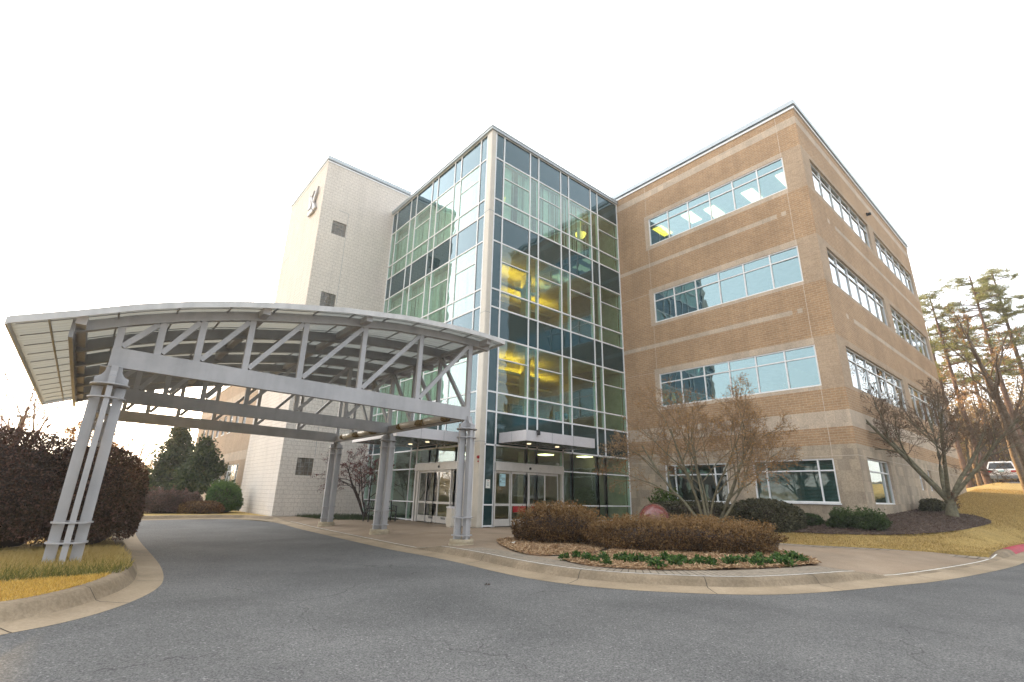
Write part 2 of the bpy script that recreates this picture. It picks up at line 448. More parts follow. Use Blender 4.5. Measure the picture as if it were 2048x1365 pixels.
lawn_m = ground('dormant_lawn', [(.3, (.33, .235, .08)), (.7, (.52, .37, .135))], 1.3, 8, [(.32, (.55, .55, .5)), (.68, (1.25, 1.2, 1.15))], 22., .95, .6, 120., .02)
mulch_m = ground('dark_mulch', [(.3, (.05, .033, .024)), (.7, (.115, .078, .06))], 5., 8, [(.3, (.6, .6, .6)), (.7, (1.3, 1.25, 1.25))], 60., .95, .9, 50., .03)
bark_m = ground('pine_straw', [(.3, (.20, .115, .055)), (.7, (.36, .235, .135))], 5., 8, [(.3, (.55, .55, .55)), (.7, (1.25, 1.2, 1.2))], 60., .95, .9, 60., .03)
far_m = ground('far_ground', [(.3, (.22, .17, .075)), (.7, (.34, .27, .13))], .05, 8)
paver_m = masonry('grey_paver', (.33, .275, .21), (.27, .225, .175), (.12, .095, .07), .62, .13, .012, offset=.5, big=.15, bump=.3)
paint_w = surf('white_line_paint', (.70, .68, .64), .7, var=.2, scale=9)
paint_r = surf('red_kerb_paint', (.42, .03, .055), .65, var=.25, scale=6)

barkA = surf('grey_brown_bark', (.20, .145, .095), .9, var=.3, scale=9, bump=.4, bscale=40)
barkM = surf('mossy_bark', (.185, .165, .105), .9, var=.3, scale=8, bump=.4, bscale=40)
barkP = surf('pine_bark', (.14, .085, .06), .95, var=.3, scale=5, bump=.5, bscale=12)
barkR = surf('reddish_twig', (.17, .085, .05), .85, var=.2)
barkD = surf('dark_twig', (.06, .04, .032), .9, var=.2)
twigO = surf('tan_twig', (.27, .175, .095), .85, var=.2)
leaf_or = leafmat('dry_orange_leaf', [(.30, .165, .06), (.46, .27, .10), (.38, .20, .075)], .35)
leaf_rus = leafmat('russet_leaf', [(.11, .06, .04), (.20, .105, .065), (.29, .15, .09)], .3)
leaf_mar = leafmat('maroon_leaf', [(.09, .02, .022), (.18, .045, .04), (.24, .07, .05)], .3)
leaf_dp = leafmat('purple_hedge_leaf', [(.030, .022, .014), (.07, .046, .030), (.12, .068, .05), (.21, .115, .09)], .25)
leaf_abe = leafmat('bronze_abelia_leaf', [(.020, .012, .006), (.085, .046, .018), (.20, .11, .04), (.34, .21, .09)], .3)
leaf_box = leafmat('dark_holly_leaf', [(.015, .02, .01), (.055, .058, .028), (.13, .12, .065), (.20, .17, .10)], .2, .45)
leaf_jun = leafmat('juniper_leaf', [(.020, .034, .012), (.045, .075, .022), (.085, .12, .035)], .2)
leaf_gr = leafmat('bright_green_leaf', [(.025, .06, .015), (.055, .12, .025), (.12, .19, .045)], .3)
leaf_nan = leafmat('nandina_leaf', [(.04, .07, .015), (.09, .14, .03), (.16, .20, .05)], .3)
leaf_ever = leafmat('evergreen_leaf', [(.016, .03, .010), (.05, .075, .025), (.12, .14, .05)], .3)
needle = leafmat('pine_needle', [(.09, .11, .035), (.20, .21, .065), (.36, .33, .10)], .35)
brush = leafmat('autumn_brush_leaf', [(.13, .085, .035), (.28, .18, .07), (.46, .32, .13), (.28, .25, .08)], .4)
straw = leafmat('dormant_grass_blade', [(.38, .23, .045), (.62, .40, .085), (.74, .52, .15)], .35)
strawL = leafmat('tawny_lawn_blade', [(.22, .16, .05), (.46, .325, .12), (.62, .46, .21)], .35)
lirio = leafmat('border_grass_blade', [(.09, .10, .022), (.20, .19, .045), (.44, .32, .10), (.52, .39, .15)], .35)
lirio_d = leafmat('dark_border_grass_blade', [(.015, .03, .01), (.04, .065, .02), (.08, .10, .03)], .3)
chip = leafmat('wood_chip', [(.07, .045, .03), (.14, .095, .07), (.20, .145, .11)], 0.)
chip_l = leafmat('pine_straw_chip', [(.20, .11, .05), (.38, .24, .13), (.52, .37, .22)], 0.)
# ------------------------------------------------------------------ site
XE = [(2.3, 19.45), (4.44, 18.04), (6.2, 17.1), (7.15, 16.9), (9, 16.9), (12, 17.6), (17, 18.5)]
YK = [(17, 2.6), (19.4, 2.5), (25.3, 2.25), (30, 1.4), (40, -1.5), (60, -6), (110, -14)]
UH = [(-5, -.02), (0, -.02), (2, .16), (5.05, .55), (6.5, .74), (9.4, .84), (12.6, 1.0), (15.9, 1.29), (18.8, 1.44), (25, 2.0), (30, 2.4), (42, 3.2), (60, 3.6), (120, 4.5)]
def smooth(t): t = max(0, min(1, t)); return t * t * (3 - 2 * t)
def terrain(x, y):
    h = lerp(x - lerp(y, XE), UH)
    g = smooth((y - lerp(x, YK) + .1) / 2.2)
    f = lerp(y, [(5.9, 1), (8.3, .8), (12, .45), (16.4, .2)])
    return -.02 + (h + .02) * g * f

# big ground to the horizon (under everything) and the road
flat('ground', [(-600, -600), (600, -600), (600, 600), (-600, 600)], -.30, far_m, kind='structure', grid=(120, 120))
flat('road', [(-40, -40), (60, -40), (60, 1.9), (30, 1.9), (19.4, 2.05), (13, 2.7), (9.2, 3.7), (7.5, 5.0), (6.8, 6.6), (6.7, 9.0), (6.8, 12), (7.0, 20), (7.1, 25), (6.2, 28.2), (-30, 28.2), (-30, 24), (1.6, 24), (1.45, 12), (1.1, 9.1), (.4, 7.9), (-.4, 7.4), (-6, 5.5), (-40, -2)],
     -.2, asphalt, kind='structure')

def resample(path, step):
    P = [np.array(p, float) for p in path]; out = [P[0]]
    for a, b in zip(P, P[1:]):
        n = max(1, int(np.linalg.norm(b - a) / step))
        for k in range(1, n + 1): out.append(a + (b - a) * k / n)
    return out
def chaikin(path, n=2):
    P = [np.array(p, float) for p in path]
    for _ in range(n):
        Q = [P[0]]
        for a, b in zip(P, P[1:]): Q += [a * .75 + b * .25, a * .25 + b * .75]
        Q.append(P[-1]); P = Q
    return P
def sweep(name, path, prof, mats, drop=None, parent=None, mi=None, smooth_=True):
    """path (x,y); prof [(offset to the right of travel, z, is_top)]; drop(x,y) gives 0..1 lowering of the top"""
    P = path; n = len(P); m = MB()
    for i, p in enumerate(P):
        t = P[min(n - 1, i + 1)] - P[max(0, i - 1)]; t = t / np.linalg.norm(t); nr = np.array([t[1], -t[0]])
        dz = drop(p[0], p[1]) if drop else 0
        for (o, z, top) in prof:
            q = p + nr * o; zz = z + (-.165 - z) * dz * .92 if top else z
            m.v.append((q[0], q[1], zz))
    k = len(prof)
    for i in range(n - 1):
        for j in range(k - 1):
            a = i * k + j
            m.f.append((a, a + 1, a + k + 1, a + k)[::-1]); m.m.append(0 if mi is None else mi[j]); m.sm.append(smooth_)
    o = m.build(name, mats, parent, fix=False); return o

kpath = chaikin([(7.45, 27.2), (7.75, 24.4), (7.35, 21), (7.12, 15.5), (7.0, 12.2), (7.12, 10.9), (7.12, 9.35), (6.95, 7.8), (7.0, 6.75), (7.32, 5.85), (7.9, 5.12), (8.55, 4.5), (9.2, 4.12), (10.45, 3.73), (11.8, 3.4), (12.9, 3.08), (15.5, 2.72), (18, 2.47), (19.4, 2.44), (20.6, 2.38), (21.9, 2.38), (25.5, 2.27), (30, 1.5), (40, -1.4), (60, -6)], 2)
def kdrop(x, y):
    if x < 8.2 and y > 11: return min(1, (y - 11.0) / 1.0) if y < 25.3 else max(0, 1 - (y - 25.3) / 1.2)
    if x > 11: return smooth((x - 11.4) / 1.3) * (1 - smooth((x - 19.3) / 1.6))
    return 0
kprof = [(-.16, -.045, 1), (-.15, -.032, 1), (-.03, -.03, 1), (.03, -.045, 1), (.075, -.085, 1), (.12, -.16, 1), (.16, -.176, 0), (.40, -.192, 0), (.56, -.196, 0)]
k1 = sweep('kerb', kpath, kprof, [kerb_m, gutter_m], kdrop, mi=[0, 0, 0, 0, 0, 1, 1, 1]); tag(k1, kind='structure')
# painted line along the kerb's back edge, and the red stretch
wl = sweep('kerb_line', [p for p in kpath if (p[0] < 20.2 or p[1] > 5) and p[1] < 24.8], [(-.085, -.026, 1), (-.045, -.026, 1)], [paint_w], kdrop); tag(wl, kind='structure')
rp = sweep('red_kerb_marking', [p for p in kpath if p[0] > 21.7 and p[0] < 40 and p[1] < 5], [(-.15, -.027, 1), (-.03, -.025, 1), (.034, -.041, 1), (.079, -.081, 1), (.125, -.156, 1)], [paint_r], kdrop); tag(rp, kind='structure')

def kerb_joint(path, prof, k, drop=None):
    p = path[k]; t = path[k + 1] - path[k - 1]; t = t / np.linalg.norm(t); q = [p - t * .007, p + t * .007]
    pr = [(o, z + .0025, top) for o, z, top in prof]; j = sweep('kerb_joint', q, pr, [joint_dark], drop); tag(j, kind='structure')
joint_dark = surf('dark_joint', (.07, .055, .04), .95)
for k in range(26, len(kpath) - 12, 9): kerb_joint(kpath, kprof, k, kdrop)
# left island: kerb, dry lawn, border grass
lpath = chaikin([(-30, -.2), (-12, 3.6), (-6, 5.6), (-2.4, 6.95), (-.36, 7.80), (-.02, 8.05), (.30, 8.50), (.60, 9.13), (.80, 9.85), (.93, 11.1), (1.0, 12.8), (1.05, 17.8), (1.25, 22.0), (.9, 23.6), (-.6, 24.4), (-8, 24.6), (-30, 24.6)], 2)
lprof = [(-.14, -.012, 1), (-.12, 0, 1), (-.01, .002, 1), (.05, -.02, 1), (.10, -.09, 1), (.15, -.16, 1), (.20, -.178, 0), (.45, -.196, 0), (.52, -.197, 0)]
for k in range(10, len(lpath) - 8, 8): kerb_joint(lpath, lprof, k)
k2 = sweep('kerb', lpath, lprof, [kerb_m, gutter_m], mi=[0, 0, 0, 0, 0, 1, 1, 1]); tag(k2, kind='structure')
def offset(path, o):
    out = []
    for i, p in enumerate(path):
        t = path[min(len(path) - 1, i + 1)] - path[max(0, i - 1)]; t = t / np.linalg.norm(t)
        out.append(p + np.array([t[1], -t[0]]) * o)
    return out
isl = [tuple(p) for p in offset(lpath, -.10)]
isl_o = flat('island_lawn', isl, -.006, lawn_m, kind='structure')
# far kerb, with the planting bed behind the drive
fpath = chaikin([(-30, 28.3), (2.4, 28.25), (3.6, 28.6), (5.2, 28.95), (6.4, 28.6), (7.15, 27.5), (7.45, 26.9)], 2)
k3 = sweep('kerb', fpath, [(-.2, -.03, 1), (-.03, -.03, 1), (.05, -.06, 1), (.12, -.16, 1), (.2, -.18, 0), (.5, -.196, 0)], [kerb_m, gutter_m], mi=[0, 0, 0, 1, 1]); tag(k3, kind='structure')
flat('far_lawn', [(-60, 28.4), (2.4, 28.38), (3.6, 28.75), (5.2, 29.1), (6.4, 28.7), (7.2, 27.7), (7.54, 27.2), (7.54, 34.3), (7.9, 34.3), (7.9, 70), (-60, 70)], -.034, lawn_m, kind='structure', grid=(4, 4))
KP = np.array([p for p in kpath])
def plz(x, y):
    """plaza height: level, dipping to the road where the kerb is dropped"""
    d = np.hypot(KP[:, 0] - x, KP[:, 1] - y); i = int(d.argmin())
    return -.036 - .125 * kdrop(*KP[i]) * (1 - smooth((d[i] - .1) / 1.6))
# plaza
kin = [tuple(p) for p in offset(kpath, -.13) if p[0] < 19.9]
plaza = flat('plaza_pavement', kin + [(19.6, 2.6), (18.3, 4.44), (17.4, 6.2), (17.2, 7.15), (17.2, 9), (18, 12), (19, 16.36), (22.1, 16.36), (12.2, 16.36), (12.2, 27.04), (7.6, 27.04)],
             -.035, conc, kind='structure', grid=(.7, .7),
             zf=lambda x, y: plz(x, y))
# planting beds and paver borders in the front island
bed1 = chaikin([(8.9, 11.0), (8.05, 9.5), (7.72, 8.45), (8.3, 8.02), (9.4, 8.0), (10.2, 8.4), (11.4, 9.6), (11.6, 10.8), (10.6, 11.8), (9.6, 11.8), (8.9, 11.0)], 2)
bed2 = chaikin([(7.75, 7.5), (7.52, 6.7), (7.93, 5.82), (8.79, 5.22), (9.78, 4.80), (10.72, 4.47), (11.92, 4.26), (12.4, 4.35), (13.6, 5.2), (14.4, 6.4), (13.8, 7.9), (12.0, 9.6), (10.6, 8.4), (9.4, 7.72), (8.3, 7.75), (7.75, 7.5)], 2)
flat('mulch_bed', [tuple(p) for p in bed1[:-1]], -.005, bark_m, kind='structure', grid=(.4, .4), zf=lambda x, y: .0 + .02 * math.sin(x * 5) * math.sin(y * 4.3) - .012)
flat('mulch_bed', [tuple(p) for p in bed2[:-1]], -.005, bark_m, kind='structure', grid=(.4, .4), zf=lambda x, y: .0 + .02 * math.sin(x * 4.7 + 1) * math.sin(y * 4.1) - .012)
pin = [tuple(p) for p in offset([p for p in kpath if p[1] < 10.6 and p[0] < 11.9], -.135)]
pout = [tuple(p) for p in offset([p for p in kpath if p[1] < 10.6 and p[0] < 11.9], -.75)][::-1]
m = MB()
nn = len(pin); pout_r = pout[::-1]
acc = 0
for i in range(nn - 1):
    a, b, c, d = pin[i], pin[i + 1], pout_r[i + 1], pout_r[i]
    m.face([(q[0], q[1], plz(q[0], q[1]) + .006) for q in (a, b, c, d)])
pav = m.build('paver_border', [paver_m], fix=False); tag(pav, kind='structure')
# arc-length uv for the paver border
uvl = pav.data.uv_layers[0].data; s = 0.
for i in range(nn - 1):
    d0 = math.dist(pin[i], pin[i + 1])
    for k, uvv in enumerate(((s, 0), (s + d0, 0), (s + d0, .6), (s, .6))): uvl[i * 4 + k].uv = (uvv[1], uvv[0])
    s += d0
xe = [(19.55, 2.5), (18.14, 4.44), (17.2, 6.2), (17.0, 7.15), (17.0, 9), (17.7, 12), (18.5, 16)]
m = MB(); s = 0
for a, b in zip(xe, xe[1:]):
    m.face([(a[0] - .62, a[1], plz(a[0] - .62, a[1]) + .0045), (a[0] - .02, a[1], plz(a[0], a[1]) + .006), (b[0] - .02, b[1], plz(*b) + .006), (b[0] - .62, b[1], plz(b[0] - .62, b[1]) + .0045)])
pav2 = m.build('paver_border', [paver_m], fix=False); tag(pav2, kind='structure')
uvl = pav2.data.uv_layers[0].data
for i, (a, b) in enumerate(zip(xe, xe[1:])):
    d0 = math.dist(a, b)
    for k, uvv in enumerate(((s, 0), (s, .6), (s + d0, .6), (s + d0, 0))): uvl[i * 4 + k].uv = (uvv[1] * 1.0, uvv[0] * .5)
    s += d0

# lawn rising beside the brick building
kl = [tuple(p) for p in offset([p for p in kpath if p[0] > 19.5 and p[1] < 5], -.15)]
lawn_poly = [(18.6, 16.4), (17.6, 12), (16.95, 9), (16.95, 7.15), (17.15, 6.2), (18.09, 4.44), (19.5, 2.55)] + kl + [(110, -14), (110, 60), (42.6, 60), (42.6, 16.4)]
flat('hillside_lawn', lawn_poly, 0, lawn_m, kind='structure', grid=(1.3, 1.3), zf=terrain, skirt=.25)
mulch_poly = [tuple(p) for p in chaikin([(18.9, 12.5), (18.6, 9.2), (19.23, 7.56), (19.2, 6.6), (19.59, 5.84), (20.29, 4.92), (21.01, 4.29), (22.25, 3.86), (23.77, 3.57), (25.54, 3.39), (26.78, 3.25), (27.47, 3.24), (27.6, 3.45), (27.5, 3.9), (28.2, 4.5), (29.6, 5.2), (31, 5.8), (31, 6.5), (23, 6.6), (23, 16), (19.5, 16.2), (18.9, 12.5)], 2)][:-1]
flat('mulch_bed', mulch_poly, 0, mulch_m, kind='structure', grid=(.5, .5), zf=lambda x, y: terrain(x, y) + .035 + .012 * math.sin(x * 6.1) * math.sin(y * 5.3))

# ------------------------------------------------------------------ the office building
B = empty('office_building', (22.15, 5.87, 0))
tag(B, 'four storey tan brick office building with glass entrance tower and white block stair tower', 'building')
XB, YC, YG, XG, YS, XS = 22.15, 5.87, 16.37, 12.2, 27.05, 7.54

def facade(mb, axis, plane, spans, bands, holes, flip):
    """cells of a wall: axis 'x' wall lies in x=plane over (y,z); bands(h,z)->material; holes (h0,h1,z0,z1)"""
    hs = sorted(set(spans[0] + [h for q in holes for h in q[:2]])); zs = sorted(set(spans[1] + [z for q in holes for z in q[2:]]))
    for h0, h1 in zip(hs, hs[1:]):
        for z0, z1 in zip(zs, zs[1:]):
            hc, zc = (h0 + h1) / 2, (z0 + z1) / 2
            if any(a < hc < b and c < zc < d for a, b, c, d in holes): continue
            mi = bands(hc, zc)
            if axis == 'x': p = [(plane, h0, z0), (plane, h1, z0), (plane, h1, z1), (plane, h0, z1)]
            else: p = [(h0, plane, z0), (h1, plane, z0), (h1, plane, z1), (h0, plane, z1)]
            mb.face(p[::-1] if flip else p, mi)

# material slots of the brick wall: 0 brick 1 buff 2 stone block 3 stone band 4 joint
front_w = [(6.68, 14.16, 15.08, 16.84), (6.68, 14.16, 10.38, 12.14), (6.68, 14.16, 5.74, 7.50)]
front_g = [(11.03, 14.2, 1.10, 2.82), (6.72, 9.86, 1.18, 2.86)]
side_w = [(23.2, 32.1, a, b) for a, b in ((15.08, 16.84), (10.38, 12.14), (5.74, 7.50))] + [(33.12, 42.08, a, b) for a, b in ((15.08, 16.84), (10.38, 12.14), (5.74, 7.50))]
side_gh = [(23.18, 26.3, 1.18, 2.92), (31.1, 31.95, 1.87, 2.90), (33.0, 33.85, 1.87, 2.90)]
def zbands(z):
    if z < 3.38: return 2
    if z < 4.04: return 0
    if z < 4.70: return 3
    if 18.30 < z < 18.71: return 3
    return None
def fbands(y, z):
    b = zbands(z)
    if b is not None: return b
    for lo, hi in ((5.58, 7.79), (10.22, 12.43), (14.86, 17.08)):
        if lo < z < hi and y < 14.43: return 1 if y < 6.68 else 3
    if (8.98, 9.2)[0] < z < 9.2 or 13.78 < z < 14.0:
        if y > 7.33 or 6.91 < y < 7.12: return 3
    return 0
def sbands(x, z):
    b = zbands(z)
    if b is not None: return b
    for lo, hi in ((5.58, 7.79), (10.22, 12.43), (14.86, 17.08)):
        if lo < z < hi: return 1
    if 8.98 < z < 9.2 or 13.78 < z < 14.0:
        if x > 25.2 or 24.2 < x < 24.5: return 3
    return 0
ZS = [-.3, 3.38, 4.04, 4.70, 5.58, 7.79, 8.98, 9.2, 10.22, 12.43, 13.78, 14.0, 14.86, 17.08, 18.30, 18.71, 19.12]
mb = MB()
facade(mb, 'x', XB, ([YC, 6.91, 7.12, 7.33, 14.43, 16.9], ZS), fbands, front_w + front_g, True)
facade(mb, 'y', YC, ([XB, 24.2, 24.5, 25.2, 42.8], ZS), sbands, side_w + side_gh, False)
mb.face([(42.8, YC, -.3), (42.8, 30, -.3), (42.8, 30, 19.12), (42.8, YC, 19.12)], 0)
mb.face([(XB, 16.9, -.3), (XB, 16.9, 19.12), (XB, 30, 19.12), (XB, 30, -.3)], 0)
mb.face([(XB, 30, -.3), (XB, 30, 19.12), (42.8, 30, 19.12), (42.8, 30, -.3)], 0)
RV = .16
for (a, b, c, d) in front_w + front_g:      # reveals
    for p in ([(a, c), (b, c)], [(b, d), (a, d)], [(b, c), (b, d)], [(a, d), (a, c)]):
        mb.face([(XB, p[0][0], p[0][1]), (XB, p[1][0], p[1][1]), (XB + RV, p[1][0], p[1][1]), (XB + RV, p[0][0], p[0][1])], 3)
for (a, b, c, d) in side_w + side_gh:
    for p in ([(a, c), (b, c)], [(b, d), (a, d)], [(b, c), (b, d)], [(a, d), (a, c)]):
        mb.face([(p[0][0], YC, p[0][1]), (p[1][0], YC, p[1][1]), (p[1][0], YC + RV, p[1][1]), (p[0][0], YC + RV, p[0][1])][::-1], 3)
for y in (14.27, 6.73):                     # control joints
    zz = [(2.95, 19.1)] if y < 10 else [(3.0, 5.58), (7.79, 10.22), (12.43, 14.86), (17.08, 19.1)]
    for z0, z1 in zz:
        for lo, hi in ([(2.95, 5.72), (7.52, 10.36), (12.16, 15.06), (16.86, 19.1)] if y < 10 else [(z0, z1)]):
            mb.box((XB - .003, y - .009, lo), (XB + .01, y + .009, hi), 4)
for z in (12.16, 7.62):
    mb.box((XB - .003, 14.43, z - .009), (XB + .01, 16.35, z + .009), 4)
mb.box((XB - .003, YC, 2.935), (XB + .01, 16.35, 2.95), 4); mb.box((XB, YC - .003, 2.935), (42.8, YC + .01, 2.95), 4)
mb.build('brick_wall', [brick, buff, stone, stone_band, joint], B, fix=False)

def coping_ring(name, x0, y0, x1, y1, z0, over, hts, parent):
    """stepped metal roof edge around a rectangle: hts list of (z0,z1,overhang,material)"""
    m = MB()
    for (a, b, o, mi) in hts:
        t = .5
        m.box((x0 - o, y0 - o, z0 + a), (x1 + o, y0 + t, z0 + b), mi); m.box((x0 - o, y1 - t, z0 + a), (x1 + o, y1 + o, z0 + b), mi)
        m.box((x0 - o, y0 + t, z0 + a), (x0 + t, y1 - t, z0 + b), mi); m.box((x1 - t, y0 + t, z0 + a), (x1 + o, y1 - t, z0 + b), mi)
    return m.build(name, [coping, coping_dark, white_alu], parent)
coping_ring('roof_coping', XB, YC, 42.8, 30, 19.12, 0, [(0, .10, .05, 2), (.10, .20, .03, 1), (.20, .44, .10, 0)], B)
m = MB(); m.face([(XB, YC, 19.1), (42.8, YC, 19.1), (42.8, 30, 19.1), (XB, 30, 19.1)]); m.build('flat_roof', [coping_dark], B)

def win(axis, plane, q, mull, trans, glassm, depth=.09, fw=.06, blind=None, parent=B, sill=True):
    """window: the frame is the part, pane and blind are its pieces"""
    a, b, c, d = q; m = MB(); p0, p1 = plane, plane + .07
    def bx(h0, h1, z0, z1, e=0.):
        if axis == 'x': m.box((p0 - e, h0, z0), (p1, h1, z1))
        else: m.box((h0, p0 - e, z0), (h1, p1, z1))
    bx(a, a + fw, c, d); bx(b - fw, b, c, d); bx(a + fw, b - fw, c, c + fw); bx(a + fw, b - fw, d - fw, d)
    for h in mull: bx(h - .03, h + .03, c + fw, d - fw)
    hs = [a + fw] + [x for h in mull for x in (h - .03, h + .03)] + [b - fw]
    for h0, h1 in zip(hs[::2], hs[1::2]):
        bx(h0, h1, trans - .027, trans + .027)
    if sill: bx(a - .03, b + .03, c - .05, c - .002, .09)
    f = m.build('window', white_alu, parent)
    g = MB(); gp = plane + .045
    cuts = [a + .02] + list(mull) + [b - .02]
    for h0, h1 in zip(cuts, cuts[1:]):          # each light sits a hair out of true
        for z0, z1 in ((c + .02, trans), (trans, d - .02)):
            t = [random.uniform(-.006, .006) for _ in range(3)]; P = [(h0, z0, t[0]), (h1, z0, t[1]), (h1, z1, t[2]), (h0, z1, t[0] + t[2] - t[1])]
            if axis == 'x': g.face([(gp + e, h, z) for h, z, e in P][::-1])
            else: g.face([(h, gp + e, z) for h, z, e in P])
    g.build('pane', glassm, f)
    if blind:
        s = MB(); z = c + .06
        while z < d - .05:
            w = .03
            if axis == 'x': s.face([(plane + .13, a + .03, z), (plane + .16, a + .03, z + w), (plane + .16, b - .03, z + w), (plane + .13, b - .03, z)])
            else: s.face([(a + .03, plane + .13, z), (b - .03, plane + .13, z), (b - .03, plane + .16, z + w), (a + .03, plane + .16, z + w)])
            z += .052
        s.build('window_blind', slat_m, f)
    return f
FM = [7.92, 9.16, 10.41, 11.66, 12.91]
for q in front_w: win('x', XB + .03, q, FM, q[3] - .50, office_g, sill=False)
win('x', XB + .03, front_g[0], [11.62, 13.66], 2.33, ground_g, blind=False)
win('x', XB + .03, front_g[1], [7.30, 9.31], 2.40, ground_g, blind=True)
for q in side_w:
    n = 6; win('y', YC + .10, q, [q[0] + (q[1] - q[0]) * k / n for k in range(1, n)], q[3] - .50, side_g, sill=False)
win('y', YC + .10, side_gh[0], [25.45], 2.42, ground_g, blind=True)
for q in side_gh[1:]: win('y', YC + .10, q, [], 2.45, side_g)

# rooms behind the brick facades
m = MB()
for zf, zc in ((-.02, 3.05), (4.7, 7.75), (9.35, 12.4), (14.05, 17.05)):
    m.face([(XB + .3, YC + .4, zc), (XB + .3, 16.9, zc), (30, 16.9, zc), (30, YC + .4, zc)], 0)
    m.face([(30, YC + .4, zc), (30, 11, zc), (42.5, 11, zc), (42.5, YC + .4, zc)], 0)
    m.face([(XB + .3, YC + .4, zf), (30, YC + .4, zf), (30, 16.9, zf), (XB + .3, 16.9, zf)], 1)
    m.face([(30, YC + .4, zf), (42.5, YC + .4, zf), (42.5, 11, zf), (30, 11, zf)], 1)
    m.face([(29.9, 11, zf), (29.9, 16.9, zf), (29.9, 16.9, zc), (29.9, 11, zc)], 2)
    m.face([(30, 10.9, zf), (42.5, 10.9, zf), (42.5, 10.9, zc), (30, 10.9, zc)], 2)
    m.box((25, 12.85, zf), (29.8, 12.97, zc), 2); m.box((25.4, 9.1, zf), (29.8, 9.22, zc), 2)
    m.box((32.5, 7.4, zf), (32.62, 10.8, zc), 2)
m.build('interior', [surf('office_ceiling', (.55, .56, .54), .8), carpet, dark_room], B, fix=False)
for i, (x, y) in enumerate([(24.2, 14.5), (24.1, 12.5), (24.5, 11.3), (24.5, 9.15), (24.3, 7.3), (27.2, 13.6), (27, 10.8), (27, 8)]):
    m = MB(); m.box((x - .62, y - .3, 17.0), (x + .62, y + .3, 17.047)); m.build('ceiling_light', glow_p if i else emit('amber_light_panel', (1, .60, .06), 2.4), B)
# security camera on the side wall
m = MB(); m.box((32.32, 5.80, 17.58), (32.48, 5.87, 17.74)); m.cyl((32.4, 5.72, 17.58), (32.4, 5.72, 17.70), .09, n=12); m.box((32.36, 5.70, 17.66), (32.44, 5.82, 17.72))
m.build('security_camera', black_m, B)

# ---------------------------------------------------------------- glass entrance tower
ROWS = [(17.35, 18.86, 's'), (15.0, 17.35, 'v'), (14.13, 15.0, 'v'), (12.7, 14.13, 's'), (10.24, 12.7, 'v'), (9.35, 10.24, 'v'), (7.92, 9.35, 's'), (5.45, 7.92, 'v'), (4.6, 5.45, 'v'), (3.2, 4.6, 's')]
SUB = {17.35: 16.4, 12.7: 11.75, 7.92: 6.98}
def curtain(axis, plane, vs, corner_first, low, inside):
    """vs vertical mullion positions; low: list of (h0,h1,[z cuts],kind)"""
    fr, vg, sg = MB(), {}, {}; s = 1 if inside > 0 else -1
    def bx(h0, h1, z0, z1, o=.035, i=.15):
        if axis == 'y': fr.box((h0, plane - s * o, z0), (h1, plane + s * i, z1))
        else: fr.box((plane - s * o, h0, z0), (plane + s * i, h1, z1))
    def pn(mb_, h0, h1, z0, z1):
        g = .012
        h0 += g; h1 -= g; z0 += g; z1 -= g
        # each pane is set a hair out of true, as real glazing is
        t = [random.uniform(-.0035, .0035) for _ in range(3)]
        P = [(h0, z0, t[0]), (h1, z0, t[1]), (h1, z1, t[2]), (h0, z1, t[0] + t[2] - t[1])]
        q = mb_.setdefault(sum(z1 > t for t in (3.25, 7.95, 12.75, 17.4)), MB())
        if axis == 'y': q.face([(h, plane + d, z) for h, z, d in P])
        else: q.face([(plane + d, h, z) for h, z, d in P][::-1])
    W = .034
    zmin = 3.2
    for h in vs: bx(h - W, h + W, zmin + W, 18.86)
    for i, (h0, h1) in enumerate(zip(vs, vs[1:])):
        for (z0, z1, k) in ROWS:
            sp = k == 's' or i == 0
            if not sp and z1 in SUB and (h1 - h0) > 1.2:
                zm = SUB[z1]; pn(vg, h0, h1, z0, zm); pn(vg, h0, h1, zm, z1); bx(h0 + W, h1 - W, zm - .022, zm + .022, .03, .1)
            else: pn(sg if sp else vg, h0, h1, z0, z1)
            bx(h0 + W, h1 - W, z0 - W, z0 + W, .032, .12)
        bx(h0 + W, h1 - W, 18.82, 18.86, .032, .12)
    for (h0, h1, zs, k) in low:
        for h in (h0, h1): bx(h - .028, h + .028, -.03, zmin - W - .001, .033, .14)
        for z0, z1 in zip(zs, zs[1:]):
            pn(sg if k == 's' else vg, h0, h1, z0, z1); bx(h0 + .028, h1 - .028, z0 - .027, z0 + .027, .03, .12)
    w = fr.build('curtain_wall', white_alu, B)
    for q in vg.values(): q.build('vision_glass', vision, w)
    for q in sg.values(): q.build('spandrel_glass', span_m, w)
    return w
VR = [12.43, 12.97, 14.76, 15.38, 17.07, 17.72, 19.60, 20.22, 22.10]
lowR = [(12.43, 12.94, [.02, .82, 3.2], 's'), (12.97, 14.76, [2.52, 3.2], 'v'), (14.76, 15.38, [2.52, 3.2], 'v'), (15.38, 17.03, [2.52, 3.2], 'v'), (17.05, 17.70, [.12, .80, 2.32, 3.2], 'v'), (17.70, 19.57, [.12, .80, 2.32, 3.2], 'v'), (19.57, 20.19, [.12, .80, 2.32, 3.2], 'v'), (20.19, 22.10, [.12, .80, 2.32, 3.2], 'v')]
curtain('y', YG, VR, True, lowR, 1)
VL = [16.74, 17.30, 19.06, 19.69, 21.42, 22.05, 23.86, 24.57, 26.40, 27.0]
